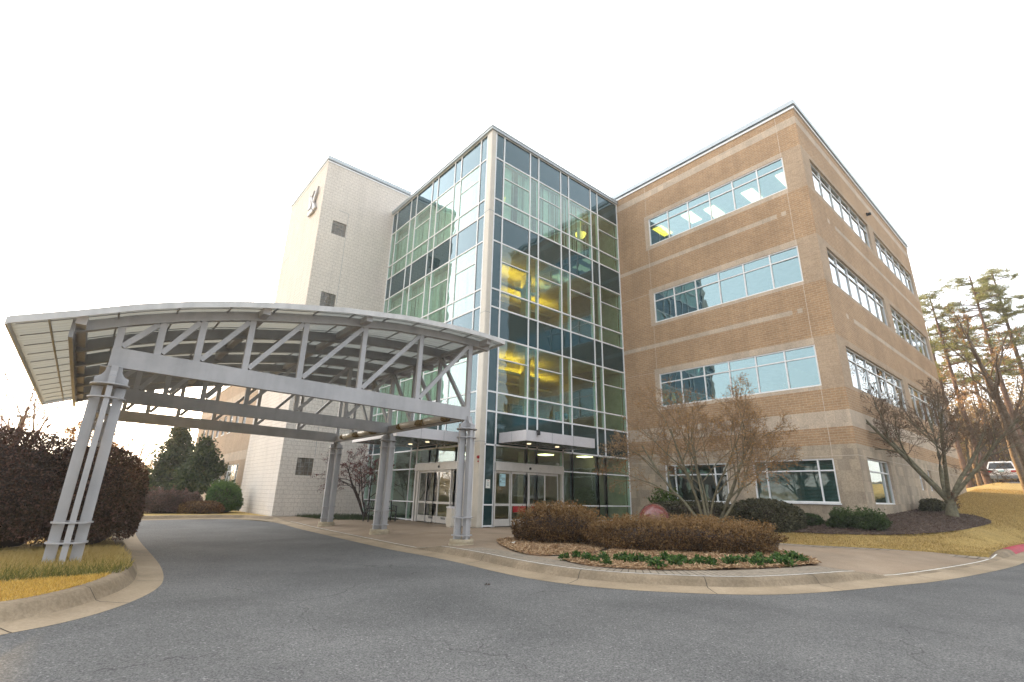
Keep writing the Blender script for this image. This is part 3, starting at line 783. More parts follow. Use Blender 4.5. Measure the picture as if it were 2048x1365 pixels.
lowL = [(16.74, 17.28, [.02, .82, 3.2], 's'), (17.3, 18.1, [2.55, 3.2], 'v'), (18.1, 19.69, [2.55, 3.2], 'v'), (19.69, 20.3, [2.55, 3.2], 'v'), (20.3, 21.42, [2.55, 3.2], 'v'), (21.45, 22.03, [.02, .82, 2.32, 3.2], 'v'), (22.05, 23.84, [.02, .82, 2.32, 3.2], 'v'), (23.86, 24.55, [.02, .82, 2.32, 3.2], 'v'), (24.57, 26.38, [.02, .82, 2.32, 3.2], 'v'), (26.40, 27.0, [.02, .82, 2.32, 3.2], 'v')]
curtain('x', XG, VL, True, lowL, 1)
m = MB(); m.box((12.13, 16.30, -.05), (12.40, 16.70, 18.86))
m.build('corner_post', post_metal, B, bevel=.05)
for z in (3.3, 9.0, 14.2): m = MB(); m.box((12.126, 16.296, z), (12.404, 16.704, z + .012)); m.build('post_joint', coping_dark, B)
m = MB(); m.box((17.1, 16.27, -.2), (22.1, 16.42, .085)); m.build('base_sill', paint_w, B, bevel=.01)
m = MB(); m.box((12.05, 16.24, 18.862), (22.1, 16.7, 18.98)); m.box((12.05, 16.7, 18.862), (12.5, 27.04, 18.98)); m.box((12.02, 16.21, 18.982), (22.1, 16.72, 19.06), 0); m.box((12.02, 16.72, 18.982), (12.52, 27.04, 19.06), 0)
m.build('roof_coping', [coping], B)
m = MB(); m.face([(12.3, 16.5, 18.9), (22.1, 16.5, 18.9), (22.1, 27, 18.9), (12.3, 27, 18.9)]); m.build('flat_roof', [coping_dark], B)
# floors, ceilings and inner walls of the tower
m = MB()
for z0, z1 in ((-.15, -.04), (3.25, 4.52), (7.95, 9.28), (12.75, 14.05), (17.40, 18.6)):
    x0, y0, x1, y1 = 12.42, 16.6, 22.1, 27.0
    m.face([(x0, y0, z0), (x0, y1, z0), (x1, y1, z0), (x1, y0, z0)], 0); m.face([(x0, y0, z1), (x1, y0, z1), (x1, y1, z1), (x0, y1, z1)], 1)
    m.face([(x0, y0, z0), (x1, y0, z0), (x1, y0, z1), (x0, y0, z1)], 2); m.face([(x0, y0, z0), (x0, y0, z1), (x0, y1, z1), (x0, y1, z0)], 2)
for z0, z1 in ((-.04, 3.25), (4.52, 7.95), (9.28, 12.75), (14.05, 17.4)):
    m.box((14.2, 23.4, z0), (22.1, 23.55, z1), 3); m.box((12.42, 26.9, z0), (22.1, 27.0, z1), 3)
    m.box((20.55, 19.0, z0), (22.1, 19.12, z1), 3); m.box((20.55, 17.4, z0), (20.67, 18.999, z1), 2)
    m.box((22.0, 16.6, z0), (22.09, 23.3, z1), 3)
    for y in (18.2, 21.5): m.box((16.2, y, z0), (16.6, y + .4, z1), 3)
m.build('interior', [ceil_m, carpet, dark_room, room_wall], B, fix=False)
for z in (7.95, 12.75):     # cove troughs that light the ceilings from below, as in the photo
    for (x, y, w, l) in ((15.6, 18.6, 4.0, .2), (18.4, 20.6, 4.2, .2)):
        m = MB(); z0 = z - .85
        m.box((x - w / 2, y - l / 2, z0), (x + w / 2, y + l / 2, z0 + .03)); m.box((x - w / 2, y - l / 2, z0 + .03), (x + w / 2, y - l / 2 + .02, z0 + .12)); m.box((x - w / 2, y + l / 2 - .02, z0 + .03), (x + w / 2, y + l / 2, z0 + .12))
        c = m.build('cove_light', room_wall, B)
        m = MB(); m.box((x - w / 2 + .03, y - l / 2 + .04, z0 + .035), (x + w / 2 - .03, y + l / 2 - .04, z0 + .06)); m.build('lamp', glow_y, c)
for z in (4.52, 9.28):      # chairs glimpsed on the upper floors, and the reception desk
    for x in (13.6, 15.2, 18.5): m = MB(); m.box((x, 17.6, z), (x + .8, 18.1, z + .45), 0); m.box((x, 18.1, z), (x + .8, 18.3, z + .95), 0); m.build('lounge_chair', [dark_room], B)
m = MB(); m.box((17.6, 19.4, -.04), (20.3, 20.1, 1.05), 0); m.build('reception_desk', [dark_room], B)
for (x, y) in ((14.2, 18.6), (17.9, 18.4), (15.6, 21.6), (20.0, 17.6)):
    m = MB(); m.box((x - .3, y - .3, 3.2), (x + .3, y + .3, 3.245)); m.build('ceiling_light', glow_p, B)
# pale blinds added behind the left hand glass face to brighten its panes
for z0, z1 in ((4.62, 7.88), (9.37, 12.68), (14.12, 17.33)):
    m = MB(); y = 17.35
    while y < 26.8:
        a = random.uniform(-.25, .45); w = .05
        m.face([(12.62 - w * math.sin(a), y - w * math.cos(a), z0), (12.62 + w * math.sin(a), y + w * math.cos(a), z0), (12.62 + w * math.sin(a), y + w * math.cos(a), z1), (12.62 - w * math.sin(a), y - w * math.cos(a), z1)]); y += .098
    m.build('vertical_blind', blind_m, B)
# vertical blinds on the top floor
m = MB()
x = 13.05
while x < 19.6:
    if not (15.4 < x < 15.75 or 17.3 < x < 17.6):
        a = random.uniform(.15, .9) if int(x * 3) % 4 else random.uniform(-.2, .25); w = .045
        m.face([(x - w * math.cos(a), 16.62 - w * math.sin(a), 14.1), (x + w * math.cos(a), 16.62 + w * math.sin(a), 14.1), (x + w * math.cos(a), 16.62 + w * math.sin(a), 17.32), (x - w * math.cos(a), 16.62 - w * math.sin(a), 17.32)])
    x += .088
m.build('vertical_blind', blind_m, B)
for (x, y, z) in ((13.3, 16.95, 15.45), (19.75, 17.3, 16.2)):
    m = MB(); m.lathe((x, y, z), [(.05, -.22), (.2, -.17), (.3, -.05), (.34, .08), (.04, .10), (.015, .2), (.015, 17.4 - z)], 20); m.build('pendant_lamp', glow_l, B)
m = MB(); m.box((21.0, 18.93, 1.75), (21.12, 18.998, 2.0)); m.build('wall_sconce', glow_l, B)

# doors
def door(axis, plane, h0, h1, leafs, zt, zh, flip, red):
    fr = MB()
    def bx(mb_, a, b, z0, z1, o, i):
        if axis == 'y': mb_.box((a, plane - o, z0), (b, plane + i, z1))
        else: mb_.box((plane - o, a, z0), (plane + i, b, z1))
    bx(fr, h0, h1, zh, zt, .10, .10); bx(fr, h0, h1, zt + .001, zt + .05, .04, .10)
    bx(fr, h0, h0 + .07, -.03, zh - .001, .05, .10); bx(fr, h1 - .10, h1, -.03, zh - .001, .05, .10)
    if not red: bx(fr, h1 - .32, h1 - .16, -.03, zh - .001, .02, .08)
    d = fr.build('entrance_door', grey_alu, B)
    m = MB(); hc = (h0 + h1) / 2 - .1
    if axis == 'y': m.cyl((hc, plane - .13, (zt + zh) / 2), (hc, plane - .10, (zt + zh) / 2), .055, n=14)
    else: m.cyl((plane - .13, hc, (zt + zh) / 2), (plane - .10, hc, (zt + zh) / 2), .055, n=14)
    m.build('door_sensor', black_m, d)
    for i, (a, b) in enumerate(zip(leafs, leafs[1:])):
        o = .03 if i in (1, 2) else -.015; m = MB(); e = .004
        st = .055
        for s0, s1 in ((a + e, a + st), (b - st, b - e)): bx(m, s0, s1, .0, zh - .01, o, .035 - o)
        bx(m, a + st, b - st, 0, .27, o, .035 - o); bx(m, a + st, b - st, .78, .87, o, .035 - o); bx(m, a + st, b - st, zh - .10, zh - .01, o, .035 - o)
        lf = m.build('door_leaf', grey_alu, d)
        g = MB(); gp = plane - o + .02
        for z0, z1 in ((.26, .79), (.86, zh - .09)):
            if axis == 'y': g.face([(a + .04, gp, z0), (b - .04, gp, z0), (b - .04, gp, z1), (a + .04, gp, z1)])
            else: g.face([(gp, a + .04, z0), (gp, a + .04, z1), (gp, b - .04, z1), (gp, b - .04, z0)])
        g.build('pane', clear_g, lf)
        if red and i in (1, 2):
            r = MB(); r.box((a + .13, gp - .016, .53), (b - .15, gp - .008, .775)); r.build('red_sticker', red_m, lf)
        if not red and i in (1, 2):
            r = MB(); xx = plane - o - .004
            for k, zz in enumerate((.20, .155)):
                y0 = a + .28
                for j in range(7):
                    w = random.uniform(.03, .055); r.box((xx, y0, zz), (xx + .003, y0 + w, zz + .035)); y0 += w + .012
            r.build('door_lettering', black_m, lf)
    return d
door('y', YG, 12.97, 17.03, [13.02, 13.88, 14.89, 15.88, 16.76], 2.49, 2.18, False, True)
door('x', XG, 17.32, 21.42, [17.40, 18.34, 19.35, 20.40, 21.08], 2.50, 2.22, True, False)
# entrance canopies: pale boxes with dark soffits, downlights
def ecan(x0, y0, x1, y1, z0, z1, cuts, seams):
    m = MB(); t = .05
    m.box((x0, y0, z0), (x1, y0 + t, z1)); m.box((x0, y1 - t, z0), (x1, y1, z1)); m.box((x0, y0 + t, z0), (x0 + t, y1 - t, z1)); m.box((x1 - t, y0 + t, z0), (x1, y1 - t, z1)); m.box((x0 + t, y0 + t, z1 - .04), (x1 - t, y1 - t, z1 - .01))
    c = m.build('entrance_canopy', canopy_panel, B)
    m = MB(); m.face([(x0 + t, y0 + t, z0 + .015), (x0 + t, y1 - t, z0 + .015), (x1 - t, y1 - t, z0 + .015), (x1 - t, y0 + t, z0 + .015)]); m.build('soffit', soffit, c)
    for s in seams: m = MB(); m.box((s[0] - .006, s[1] - .006, z0 + .001), (s[0] + .006, s[1] + .006, z1 - .001)); m.build('panel_seam', coping_dark, c)
    for (x, y) in cuts:
        m = MB(); m.lathe((x, y, z0 - .005), [(.09, 0), (.09, .018), (.05, .018)], 16); m.build('downlight', emit('downlight_glow', (1, .82, .5), 1.2) if 'downlight_glow' not in MATS else MATS['downlight_glow'], c)
ecan(13.14, 14.6, 17.3, 16.33, 3.30, 3.72, [(14.2, 15.6), (15.9, 15.6)], [(14.6, 14.604), (15.9, 14.604), (13.144, 15.5)])
ecan(9.1, 17.75, 12.16, 22.0, 3.34, 3.76, [(11.2, 18.9), (11.2, 20.4)], [(10.2, 17.754), (11.3, 17.754)])
m = MB(); m.box((13.69, 14.5, 3.66), (13.81, 14.6, 3.76)); m.cyl((13.75, 14.52, 3.56), (13.75, 14.52, 3.66), .065, n=12); m.build('security_camera', black_m, B)
m = MB(); m.box((12.09, 16.30, 2.60), (12.128, 16.42, 2.72)); m.cyl((12.06, 16.36, 2.66), (12.09, 16.36, 2.66), .05, n=12); m.box((12.1, 16.33, 2.46), (12.128, 16.39, 2.52)); m.build('alarm_strobe', red_m, B)
# house number on the transom over the right hand door
cu = bpy.data.curves.new('house_number', 'FONT'); cu.body = '106'; cu.size = .17; cu.extrude = .002; cu.align_x = 'CENTER'
tmp = bpy.data.objects.new('tmp', cu); COL.objects.link(tmp)
dg = bpy.context.evaluated_depsgraph_get(); me = bpy.data.meshes.new_from_object(tmp.evaluated_get(dg)); bpy.data.objects.remove(tmp)
v = np.empty(len(me.vertices) * 3); me.vertices.foreach_get('co', v); v = v.reshape(-1, 3)
me.vertices.foreach_set('co', np.stack([16.68 + v[:, 0], 16.355 - v[:, 2], 2.575 + v[:, 1]], axis=1).ravel()); me.materials.clear(); me.materials.append(paper_m)
link(bpy.data.objects.new('house_number', me), B)

# ---------------------------------------------------------------- stair tower
ZT = 20.72
m = MB()
gb = [(8.34, 9.2, 16.02, 16.92), (8.3, 9.16, 11.32, 12.22), (8.36, 9.22, 1.96, 2.84)]
facade(m, 'y', YS, ([XS, 13.2], [-.3, ZT]), lambda h, z: 0, gb, False)
facade(m, 'x', XS, ([YS, 34.3], [-.3, ZT]), lambda h, z: 0, [], True)
m.face([(XS, 34.3, -.3), (XS, 34.3, ZT), (13.2, 34.3, ZT), (13.2, 34.3, -.3)][::-1]); m.face([(13.2, YS, -.3), (13.2, 34.3, -.3), (13.2, 34.3, ZT), (13.2, YS, ZT)])
for (a, b, c, d) in gb:
    for p in ([(a, c), (b, c)], [(b, d), (a, d)], [(b, c), (b, d)], [(a, d), (a, c)]):
        m.face([(p[0][0], YS, p[0][1]), (p[1][0], YS, p[1][1]), (p[1][0], YS + .1, p[1][1]), (p[0][0], YS + .1, p[0][1])][::-1], 0)
# recessed control joints
m.box((9.22, YS - .002, 2.9), (9.235, YS + .01, 17.7), 1); m.box((8.6, YS - .002, 17.69), (9.22, YS + .01, 17.705), 1)
m.box((XS - .002, 33.68, .1), (XS + .01, 33.70, 16.2), 1); m.box((XS - .002, 32.6, 16.19), (XS + .01, 33.68, 16.21), 1)
m.build('stair_tower_wall', [block, coping_dark], B, fix=False)
coping_ring('roof_coping', XS, YS, 13.2, 34.3, ZT, 0, [(0, .09, .03, 2), (.09, .17, .02, 1), (.17, .42, .07, 0)], B)
for (a, b, c, d) in gb:
    m = MB(); m.face([(a, YS + .07, c), (b, YS + .07, c), (b, YS + .07, d), (a, YS + .07, d)]); w = m.build('glass_block_window', glass_block, B)
    m = MB()
    for k in range(1, 4):
        x = a + (b - a) * k / 4; m.box((x - .014, YS + .05, c), (x + .014, YS + .09, d))
        z = c + (d - c) * k / 4; m.box((a, YS + .048, z - .014), (b, YS + .088, z + .014))
    m.box((a, YS + .30, c), (b, YS + .32, d)); m.build('block_joint', block_joint, w)
m = MB()
for poly in ([(28.08, 19.14), (28.38, 18.96), (28.63, 18.76), (28.78, 18.41), (28.73, 17.86), (28.36, 17.56), (28.07, 17.63), (28.61, 18.25)],
             [(28.80, 17.86), (28.42, 17.50), (29.42, 17.55), (29.54, 17.91)],
             [(29.56, 19.2), (29.55, 18.7), (29.54, 18.05), (29.02, 18.0), (29.06, 18.5), (29.3, 18.8)],
             [(28.8, 19.17), (29.13, 18.85), (28.87, 18.48), (28.98, 18.1), (29.2, 18.55), (29.28, 18.85), (29.1, 19.1)]):
    m.prism([(y - .25, z + .15) for y, z in poly], 'x', 7.38, 7.50)
m.box((7.5, 28.4, 18.0), (7.54, 29.2, 18.8)); m.build('emblem', emblem_m, B)

# ---------------------------------------------------------------- rear brick wing
m = MB(); ZW = 9.35; XW = 7.9
ww = [(37.7, 41.2, 1.3, 2.85), (42.6, 45.6, 1.3, 2.85), (48.2, 50.6, 1.3, 2.85), (52, 54.4, 1.3, 2.85), (38.0, 39.0, 5.3, 6.8), (40.2, 41.2, 5.3, 6.8), (42.4, 43.4, 5.3, 6.8), (44.6, 45.6, 5.3, 6.8), (46.8, 47.8, 5.3, 6.8), (49, 50, 5.3, 6.8), (51.2, 52.2, 5.3, 6.8), (53.4, 54.4, 5.3, 6.8)]
facade(m, 'x', XW, ([34.3, 57.5], [-.3, .9, 3.1, 3.7, 7.6, 8.2, ZW]), lambda h, z: 3 if 3.1 < z < 3.7 or 7.6 < z < 8.2 else (2 if z < .9 else 1), ww, True)
m.face([(XW, 57.5, -.3), (XW, 57.5, ZW), (20, 57.5, ZW), (20, 57.5, -.3)], 0); m.face([(XW, 34.3, ZW), (20, 34.3, ZW), (20, 57.5, ZW), (XW, 57.5, ZW)], 2)
m.face([(20, 34.3, -.3), (20, 57.5, -.3), (20, 57.5, ZW), (20, 34.3, ZW)], 0)
m.face([(XW + .5, 34.4, -.3), (XW + .5, 57.4, -.3), (XW + .5, 57.4, ZW), (XW + .5, 34.4, ZW)][::-1], 4)
m.build('wing_wall', [brick, buff, stone, stone_band, dark_room], B, fix=False)
coping_ring('roof_coping', XW, 34.3, 20, 57.5, ZW, 0, [(0, .1, .05, 2), (.1, .38, .08, 0)], B)
for q in ww: win('x', XW + .06, q, [(q[0] + q[1]) / 2] if q[1] - q[0] < 2 else [q[0] + .8, q[1] - .8], q[3] - .45, side_g)
# ------------------------------------------------------------------ drive-through canopy
K = empty('drive_canopy', (7.9, 11.3, -.16))
tag(K, 'grey steel drive-through canopy with half arched translucent roof on three trusses', 'canopy')
YT = [11.3, 16.05, 20.8]; XV = [.0, .61, 1.26, 2.14, 3.25, 4.67, 6.27, 7.9]
AR = [(-1.40, 3.67), (-.6, 3.985), (.17, 4.31), (.93, 4.57), (1.79, 4.81), (2.53, 4.98), (3.92, 5.25), (4.89, 5.38), (5.52, 5.47), (7.08, 5.565), (8.0, 5.57), (8.52, 5.535), (8.75, 5.51), (9.0, 5.48)]
def ztop(x): return lerp(x, AR)
def zc(x): return 3.27 - .012 * x      # underside of the bottom chord
def chain(mb, xs, y0, y1, lo, hi, m=0):
    """solid following the roof curve between y0 and y1, from ztop+lo to ztop+hi"""
    P = [(x, ztop(x) + lo) for x in xs]; Q = [(x, ztop(x) + hi) for x in xs]
    i = len(mb.v); n = len(xs)
    for y in (y0, y1):
        mb.v += [(x, y, z) for x, z in P] + [(x, y, z) for x, z in Q]
    for k in range(n - 1):
        a, b, c, d = i + k, i + k + 1, i + n + k + 1, i + n + k; o = 2 * n
        for f in ((a, b, c, d), (a + o, d + o, c + o, b + o), (d, c, c + o, d + o), (a, a + o, b + o, b)): mb.f.append(f); mb.m.append(m); mb.sm.append(False)
    for k in (0, n - 1):
        a, d = i + k, i + n + k; o = 2 * n; mb.f.append((a, d, d + o, a + o)); mb.m.append(m); mb.sm.append(False)
def xr(a, b, n): return [a + (b - a) * k / n for k in range(n + 1)]
for iy, y in enumerate(YT):
    mat_ = steel
    m = MB(); i0 = len(m.v)
    m.prism([(-.06, zc(0)), (7.98, zc(7.9)), (7.98, zc(7.9) + .36), (.1, zc(0) + .36), (-.06, zc(0) + .36)], 'y', y - .06, y + .06)
    tr = m.build('truss', mat_, K, bevel=.006)
    for x in XV:
        m = MB(); zt = ztop(x) - .20; w = .115 if x < 7.8 else .125
        m.box((x - w / 2, y - .05, zc(x) + .362), (x + w / 2, y + .05, zt)); m.build('vertical_post', mat_, tr)
    for x0, x1 in zip(XV, XV[1:]):
        a = Vector((x0 + .07, y, zc(x0) + .40)); b = Vector((x1 - .07, y, ztop(x1) - .24)); m = MB(); m.bar(a, b, .09, .10); m.build('diagonal_brace', mat_, tr)
for k in range(7):
    y = 11.3 + k * 9.5 / 6; m = MB()
    if k == 0: chain(m, xr(-.62, 8.55, 36), y - .07, y + .07, -.20, 0)
    else: chain(m, xr(-.62, 8.55, 36), y - .07, y + .07, -.24, 0)
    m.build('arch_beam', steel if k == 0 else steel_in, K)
for x in (-.56, 2.28, 4.56, 8.25):
    z = ztop(x); m = MB(); m.box((x - .075, 10.85, z - .155), (x + .075, 21.2, z - .002)); m.build('purlin', steel, K)
m = MB(); m.box((-.68, 11.0, ztop(-.65) - .34), (-.62, 21.2, ztop(-.65) - .02)); m.build('edge_beam', steel_in, K)
# translucent corrugated roof: sheet, seams and fascia
m_, nt, out = nodes('translucent_roof_sheet')
d = N(nt, 'ShaderNodeBsdfPrincipled', i_Roughness=.35); d.inputs['Base Color'].default_value = (.25, .26, .26, 1); t = N(nt, 'ShaderNodeBsdfTranslucent'); t.inputs['Color'].default_value = (.35, .36, .33, 1)
ms = N(nt, 'ShaderNodeMixShader', i_0=.33); L(nt, d, 'BSDF', ms, 1); L(nt, t, 'BSDF', ms, 2); L(nt, ms, 'Shader', out, 'Surface')
YF, YB = 10.74, 21.36
m = MB(); xs = xr(-1.41, 8.73, 40); ny = 106
for j in range(ny + 1):
    y = YF + .03 + (YB - YF - .06) * j / ny
    for x in xs: m.v.append((x, y, ztop(x) + .012 + (.010 if j % 2 else -.004) + (.0 if x > -.7 else .006 * math.sin(y * 7) + .004 * math.sin(x * 11))))
n = len(xs)
for j in range(ny):
    for k in range(n - 1): a = j * n + k; m.f.append((a, a + 1, a + n + 1, a + n)); m.m.append(0); m.sm.append(False)
rf = m.build('roof_panel', m_, K, fix=False)
m = MB()
for k in range(1, 12):
    x = -1.36 + k * .86 - .46; z = ztop(x); m.bar((x, YF + .04, z - .008), (x, YB - .04, z - .008), .028, .03)
for k in range(0, 13):
    y = YF + .25 + k * .84; chain(m, xr(-1.34, 8.68, 30), y - .007, y + .007, -.012, .004)
m.build('roof_seam', steel_in, rf, fix=False)
m = MB(); chain(m, xr(-1.40, 8.72, 40), YF - .03, YF, -.05, .075); chain(m, xr(-1.40, 8.72, 40), YB, YB + .03, -.05, .075)
m.box((-1.43, YF - .03, 3.60), (-1.40, YB + .03, 3.735)); m.box((8.72, YF - .03, 5.46), (8.75, YB + .03, 5.59))
m.build('fascia', galv, rf, fix=False)
# side trusses along y, with tie beams, braces and uplights
for x, x_in in ((7.9, 7.9), (.0, .0)):
    m = MB(); m.box((x - .16, 11.36, zc(x)), (x + .04, 20.74, zc(x) + .02)); m.box((x - .05, 11.36, zc(x) + .02), (x - .035, 20.74, zc(x) + .26))
    st = m.build('side_truss', steel, K)
    zt = ztop(x) - .26
    for k in range(7):
        y = 11.3 + k * 9.5 / 6
        if k % 3: m = MB(); m.box((x - .05, y - .05, zc(x) + .27), (x + .05, y + .05, zt)); m.build('vertical_post', steel_in, st)
        if k < 6:
            m = MB(); m.bar((x, y + .06, zc(x) + .30), (x, y + 9.5 / 6 - .06, zt - .04), .08, .10); m.build('diagonal_brace', steel_in, st)
    m = MB(); m.box((x - .05, 11.38, zt + .002), (x + .05, 20.72, zt + .10)); m.build('top_rail', steel_in, st)
nest = surf('straw_nest', (.24, .17, .07), .95, var=.4, scale=20, bump=.8, bscale=40)
for y0 in (12.1, 13.6, 16.9, 18.4):
    m = MB(); m.cyl((7.72, y0, zc(7.9) + .14), (7.72, y0 + 1.25, zc(7.9) + .14), .10, n=16); u = m.build('uplight', post_metal, K)
    for yy in (y0 + .02, y0 + 1.23):
        m = MB(); m.lathe((7.72, yy, zc(7.9) + .03), [(.07, 0), (.15, .04), (.14, .12), (.10, .17), (.03, .2)], 10); m.build('bird_nest', nest, u)
# clustered columns: four flat posts round a core, rings, flared cap, concrete pedestal
def column(x, y, zb, ped):
    m = MB(); zt = 3.02
    for (dx, dy) in ((1, 0), (-1, 0), (0, 1), (0, -1)):
        cx, cy = x + dx * .165, y + dy * .165; hx, hy = (.078, .042) if dx else (.042, .078)
        m.box((cx - hx, cy - hy, zb + (.14 if ped else 0)), (cx + hx, cy + hy, zt - .12))
    c = m.build('column', steel, K, bevel=.006)
    for z in (.62, .31 if not ped else .18, 2.70):
        r = MB(); pr = [(.205, -.012), (.275, -.012), (.275, .012), (.205, .012), (.205, -.012)]; n = 28; i0 = 0
        for (rr, zz) in pr:
            for k in range(n): t = 2 * math.pi * k / n; r.v.append((x + rr * math.cos(t), y + rr * math.sin(t), z + zz))
        for j in range(4):
            for k in range(n): a = j * n + k; b_ = j * n + (k + 1) % n; r.f.append((a, b_, b_ + n, a + n)); r.m.append(0); r.sm.append(False)
        r.build('ring', steel, c)
    m = MB(); m.cyl((x, y, zt - .10), (x, y, zt - .07), .285, n=32)
    prof = [(.245, zt - .07), (.245, zt + .05), (.20, zt + .065), (.155, zt + .10), (.125, zt + .16), (.115, zt + .27), (-.115, zt + .27), (-.125, zt + .16), (-.155, zt + .10), (-.20, zt + .065), (-.245, zt + .05), (-.245, zt - .07)]
    m.prism([(x + a, z) for a, z in prof], 'y', y - .05, y + .05); m.prism([(y + a, z) for a, z in prof], 'x', x - .051, x + .051)
    m.build('column_cap', steel, c)
    m = MB(); m.box((x - .045, y - .108, zt - .03), (x + .045, y - .098 + .04, zt + .22)); m.build('cap_plate', steel_in, c)
    if ped:
        m = MB(); m.lathe((x, y, zb - .06), [(.33, 0), (.335, .09), (.31, .10), (.315, .105), (.315, .20), (.30, .212)], 28); m.build('pedestal', concrete_base, c)
for y in YT: column(7.93, y, plz(7.9, y), True); column(.05, y, -.02, False)

# ------------------------------------------------------------------ plants
def shape_fn(seed, amp, exp=2.5):
    rg = np.random.default_rng(seed); ks = rg.normal(size=(9, 3)) * np.array([2.2, 2.2, 2.2]) * rg.uniform(.7, 2.3, (9, 1)); ph = rg.uniform(0, 6.28, 9)
    def f(d):
        r = (np.abs(d) ** exp).sum(axis=1) ** (-1 / exp)
        w = sum(np.sin(d @ k + p) for k, p in zip(ks, ph)) / 9
        return r * (1 + amp * w * 1.6)
    return f
def shrub(name, label, cat, c, rad, h, n, size, leaf, core=barkD, seed=1, amp=.12, exp=2.6, zf=None, depth=.26, aspect=.5, sprigs=0, group=None, low=.0, coreS=.76, rot=0.):
    """hedge or shrub: leaves through the outer shell of an uneven mass, with a dark twiggy heart"""
    rg = np.random.default_rng(seed); f = shape_fn(seed, amp, exp)
    d = unit(rg.normal(size=(n, 3))); d[:, 2] = np.abs(d[:, 2]) * 1.35 - .62; d = unit(d)
    R_ = np.array([rad[0], rad[1], h * .58]); r = f(d) * (1 - depth * rg.random(n) ** 1.6)
    P = d * r[:, None] * R_
    z0 = h * .42
    P[:, 2] += z0; P = P[P[:, 2] > .02 + low]
    nr = unit(P - np.array([0, 0, z0]))
    V = leafquads(P, size, nrm=nr * .9, aspect=aspect, rng=rg)
    # tint: clumps of lighter and darker growth plus a random part
    cl = np.sin(P[:, 0] * 5.1 + seed) * np.sin(P[:, 1] * 4.7) * np.sin(P[:, 2] * 5.9 + 1)
    rnd = np.clip(rg.random(len(P)) * .75 + .14 + .16 * cl, 0, 1)
    if sprigs:
        S = []
        for _ in range(sprigs):
            t = unit(rg.normal(size=(1, 3)))[0]; t[2] = abs(t[2]) + .6; t /= np.linalg.norm(t)
            b = t * f(t[None])[0] * R_ * .97 + np.array([0, 0, z0]); l = rg.uniform(.06, .26); k = int(8 + l * 40)
            q = b + (t * .35 + np.array([rg.normal() * .25, rg.normal() * .25, .8])) * l * rg.random((k, 1)); S.append(q + rg.normal(size=(k, 3)) * .02)
        S = np.vstack(S); V = np.vstack([V, leafquads(S, size, rng=rg, aspect=aspect)]); rnd = np.concatenate([rnd, np.clip(rg.random(len(S)) * .4 + .6, 0, 1)])
    # heart
    nu, nv = 20, 10; U = []; F = []
    for j in range(nv + 1):
        th = math.pi * j / nv
        for i in range(nu):
            a = 2 * math.pi * i / nu; U.append((math.sin(th) * math.cos(a), math.sin(th) * math.sin(a), math.cos(th)))
    U = np.array(U); q = U * f(unit(U))[:, None] * R_ * coreS; q[:, 2] = np.maximum(q[:, 2] + z0, -.05)
    for j in range(nv):
        for i in range(nu): F.append((j * nu + i, j * nu + (i + 1) % nu, (j + 1) * nu + (i + 1) % nu, (j + 1) * nu + i))
    zb = c[2] if len(c) > 2 else (zf(c[0], c[1]) if zf else 0)
    o = quads(name, V, rnd, [leaf, core], extra=(q, np.array(F, dtype=np.int32), 1)); o.location = (c[0], c[1], zb); o.rotation_euler.z = R(rot)
    tag(o, label, cat, group); return o

shrub('hedge_shrub', 'large rounded dark purple hedge shrub at the left edge, beyond the grey leaning column', 'shrub', (-1.45, 14.3, 0), (1.75, 1.45), 2.28, 42000, .06, leaf_dp, seed=3, amp=.05, sprigs=18)
shrub('hedge_shrub', 'dark purple hedge shrub just right of the leaning grey column, overhanging the kerb', 'shrub', (.22, 14.9, 0), (1.02, 1.75), 2.02, 34000, .06, leaf_dp, seed=5, amp=.05, sprigs=14)
shrub('abelia_shrub', 'smaller bronze brown rounded shrub in front of the right glass doors', 'shrub', (10.55, 10.3, 0), (1.15, .95), .80, 17000, .062, leaf_abe, seed=8, amp=.17, sprigs=420, aspect=.38, rot=-50)
shrub('abelia_shrub', 'long low bronze brown shrub mass in the middle of the front bed', 'shrub', (11.95, 7.55, 0), (2.3, 1.15), .56, 33000, .062, leaf_abe, seed=9, amp=.17, exp=3.0, sprigs=750, aspect=.38, rot=-50)
shrub('holly_hedge', 'dark clipped hedge under the ground floor window behind the red ball', 'hedge', (20.4, 12.0, .15), (.85, 2.0), .95, 15000, .085, leaf_box, seed=12, amp=.06, exp=4)
shrub('holly_shrub', 'big rounded dark holly shrub in front of the blinds window', 'shrub', (19.85, 8.55, .1), (1.02, 1.12), 1.12, 17000, .085, leaf_box, seed=13, amp=.08, exp=3)
shrub('nandina_shrub', 'loose bright green leafy shrub rising behind the red ball', 'shrub', (21.2, 13.7, .15), (.6, .85), 1.5, 1500, .15, leaf_nan, seed=14, amp=.25, depth=.6, core=barkD, coreS=.35)
shrub('juniper_shrub', 'smallest low green shrub alone on the mulch right of the holly', 'shrub', (21.0, 7.45, terrain(21, 7.45)), (.34, .34), .42, 3500, .06, leaf_jun, seed=15, amp=.2)
shrub('juniper_shrub', 'spreading green shrub at the brick corner, left half of a pair', 'shrub', (20.75, 6.35, terrain(20.75, 6.35)), (.45, .42), .46, 6000, .075, leaf_jun, seed=16, amp=.34, sprigs=90, exp=2)
shrub('juniper_shrub', 'spreading green shrub at the brick corner, right half of a pair', 'shrub', (20.95, 5.55, terrain(20.95, 5.55)), (.55, .5), .46, 7000, .075, leaf_jun, seed=17, amp=.34, sprigs=90, exp=2)
shrub('juniper_shrub', 'flat dark green shrub against the side wall behind the forked maple', 'shrub', (29.0, 5.2, terrain(29, 5.2)), (1.4, .35), .5, 9000, .07, leaf_box, seed=18, amp=.15)
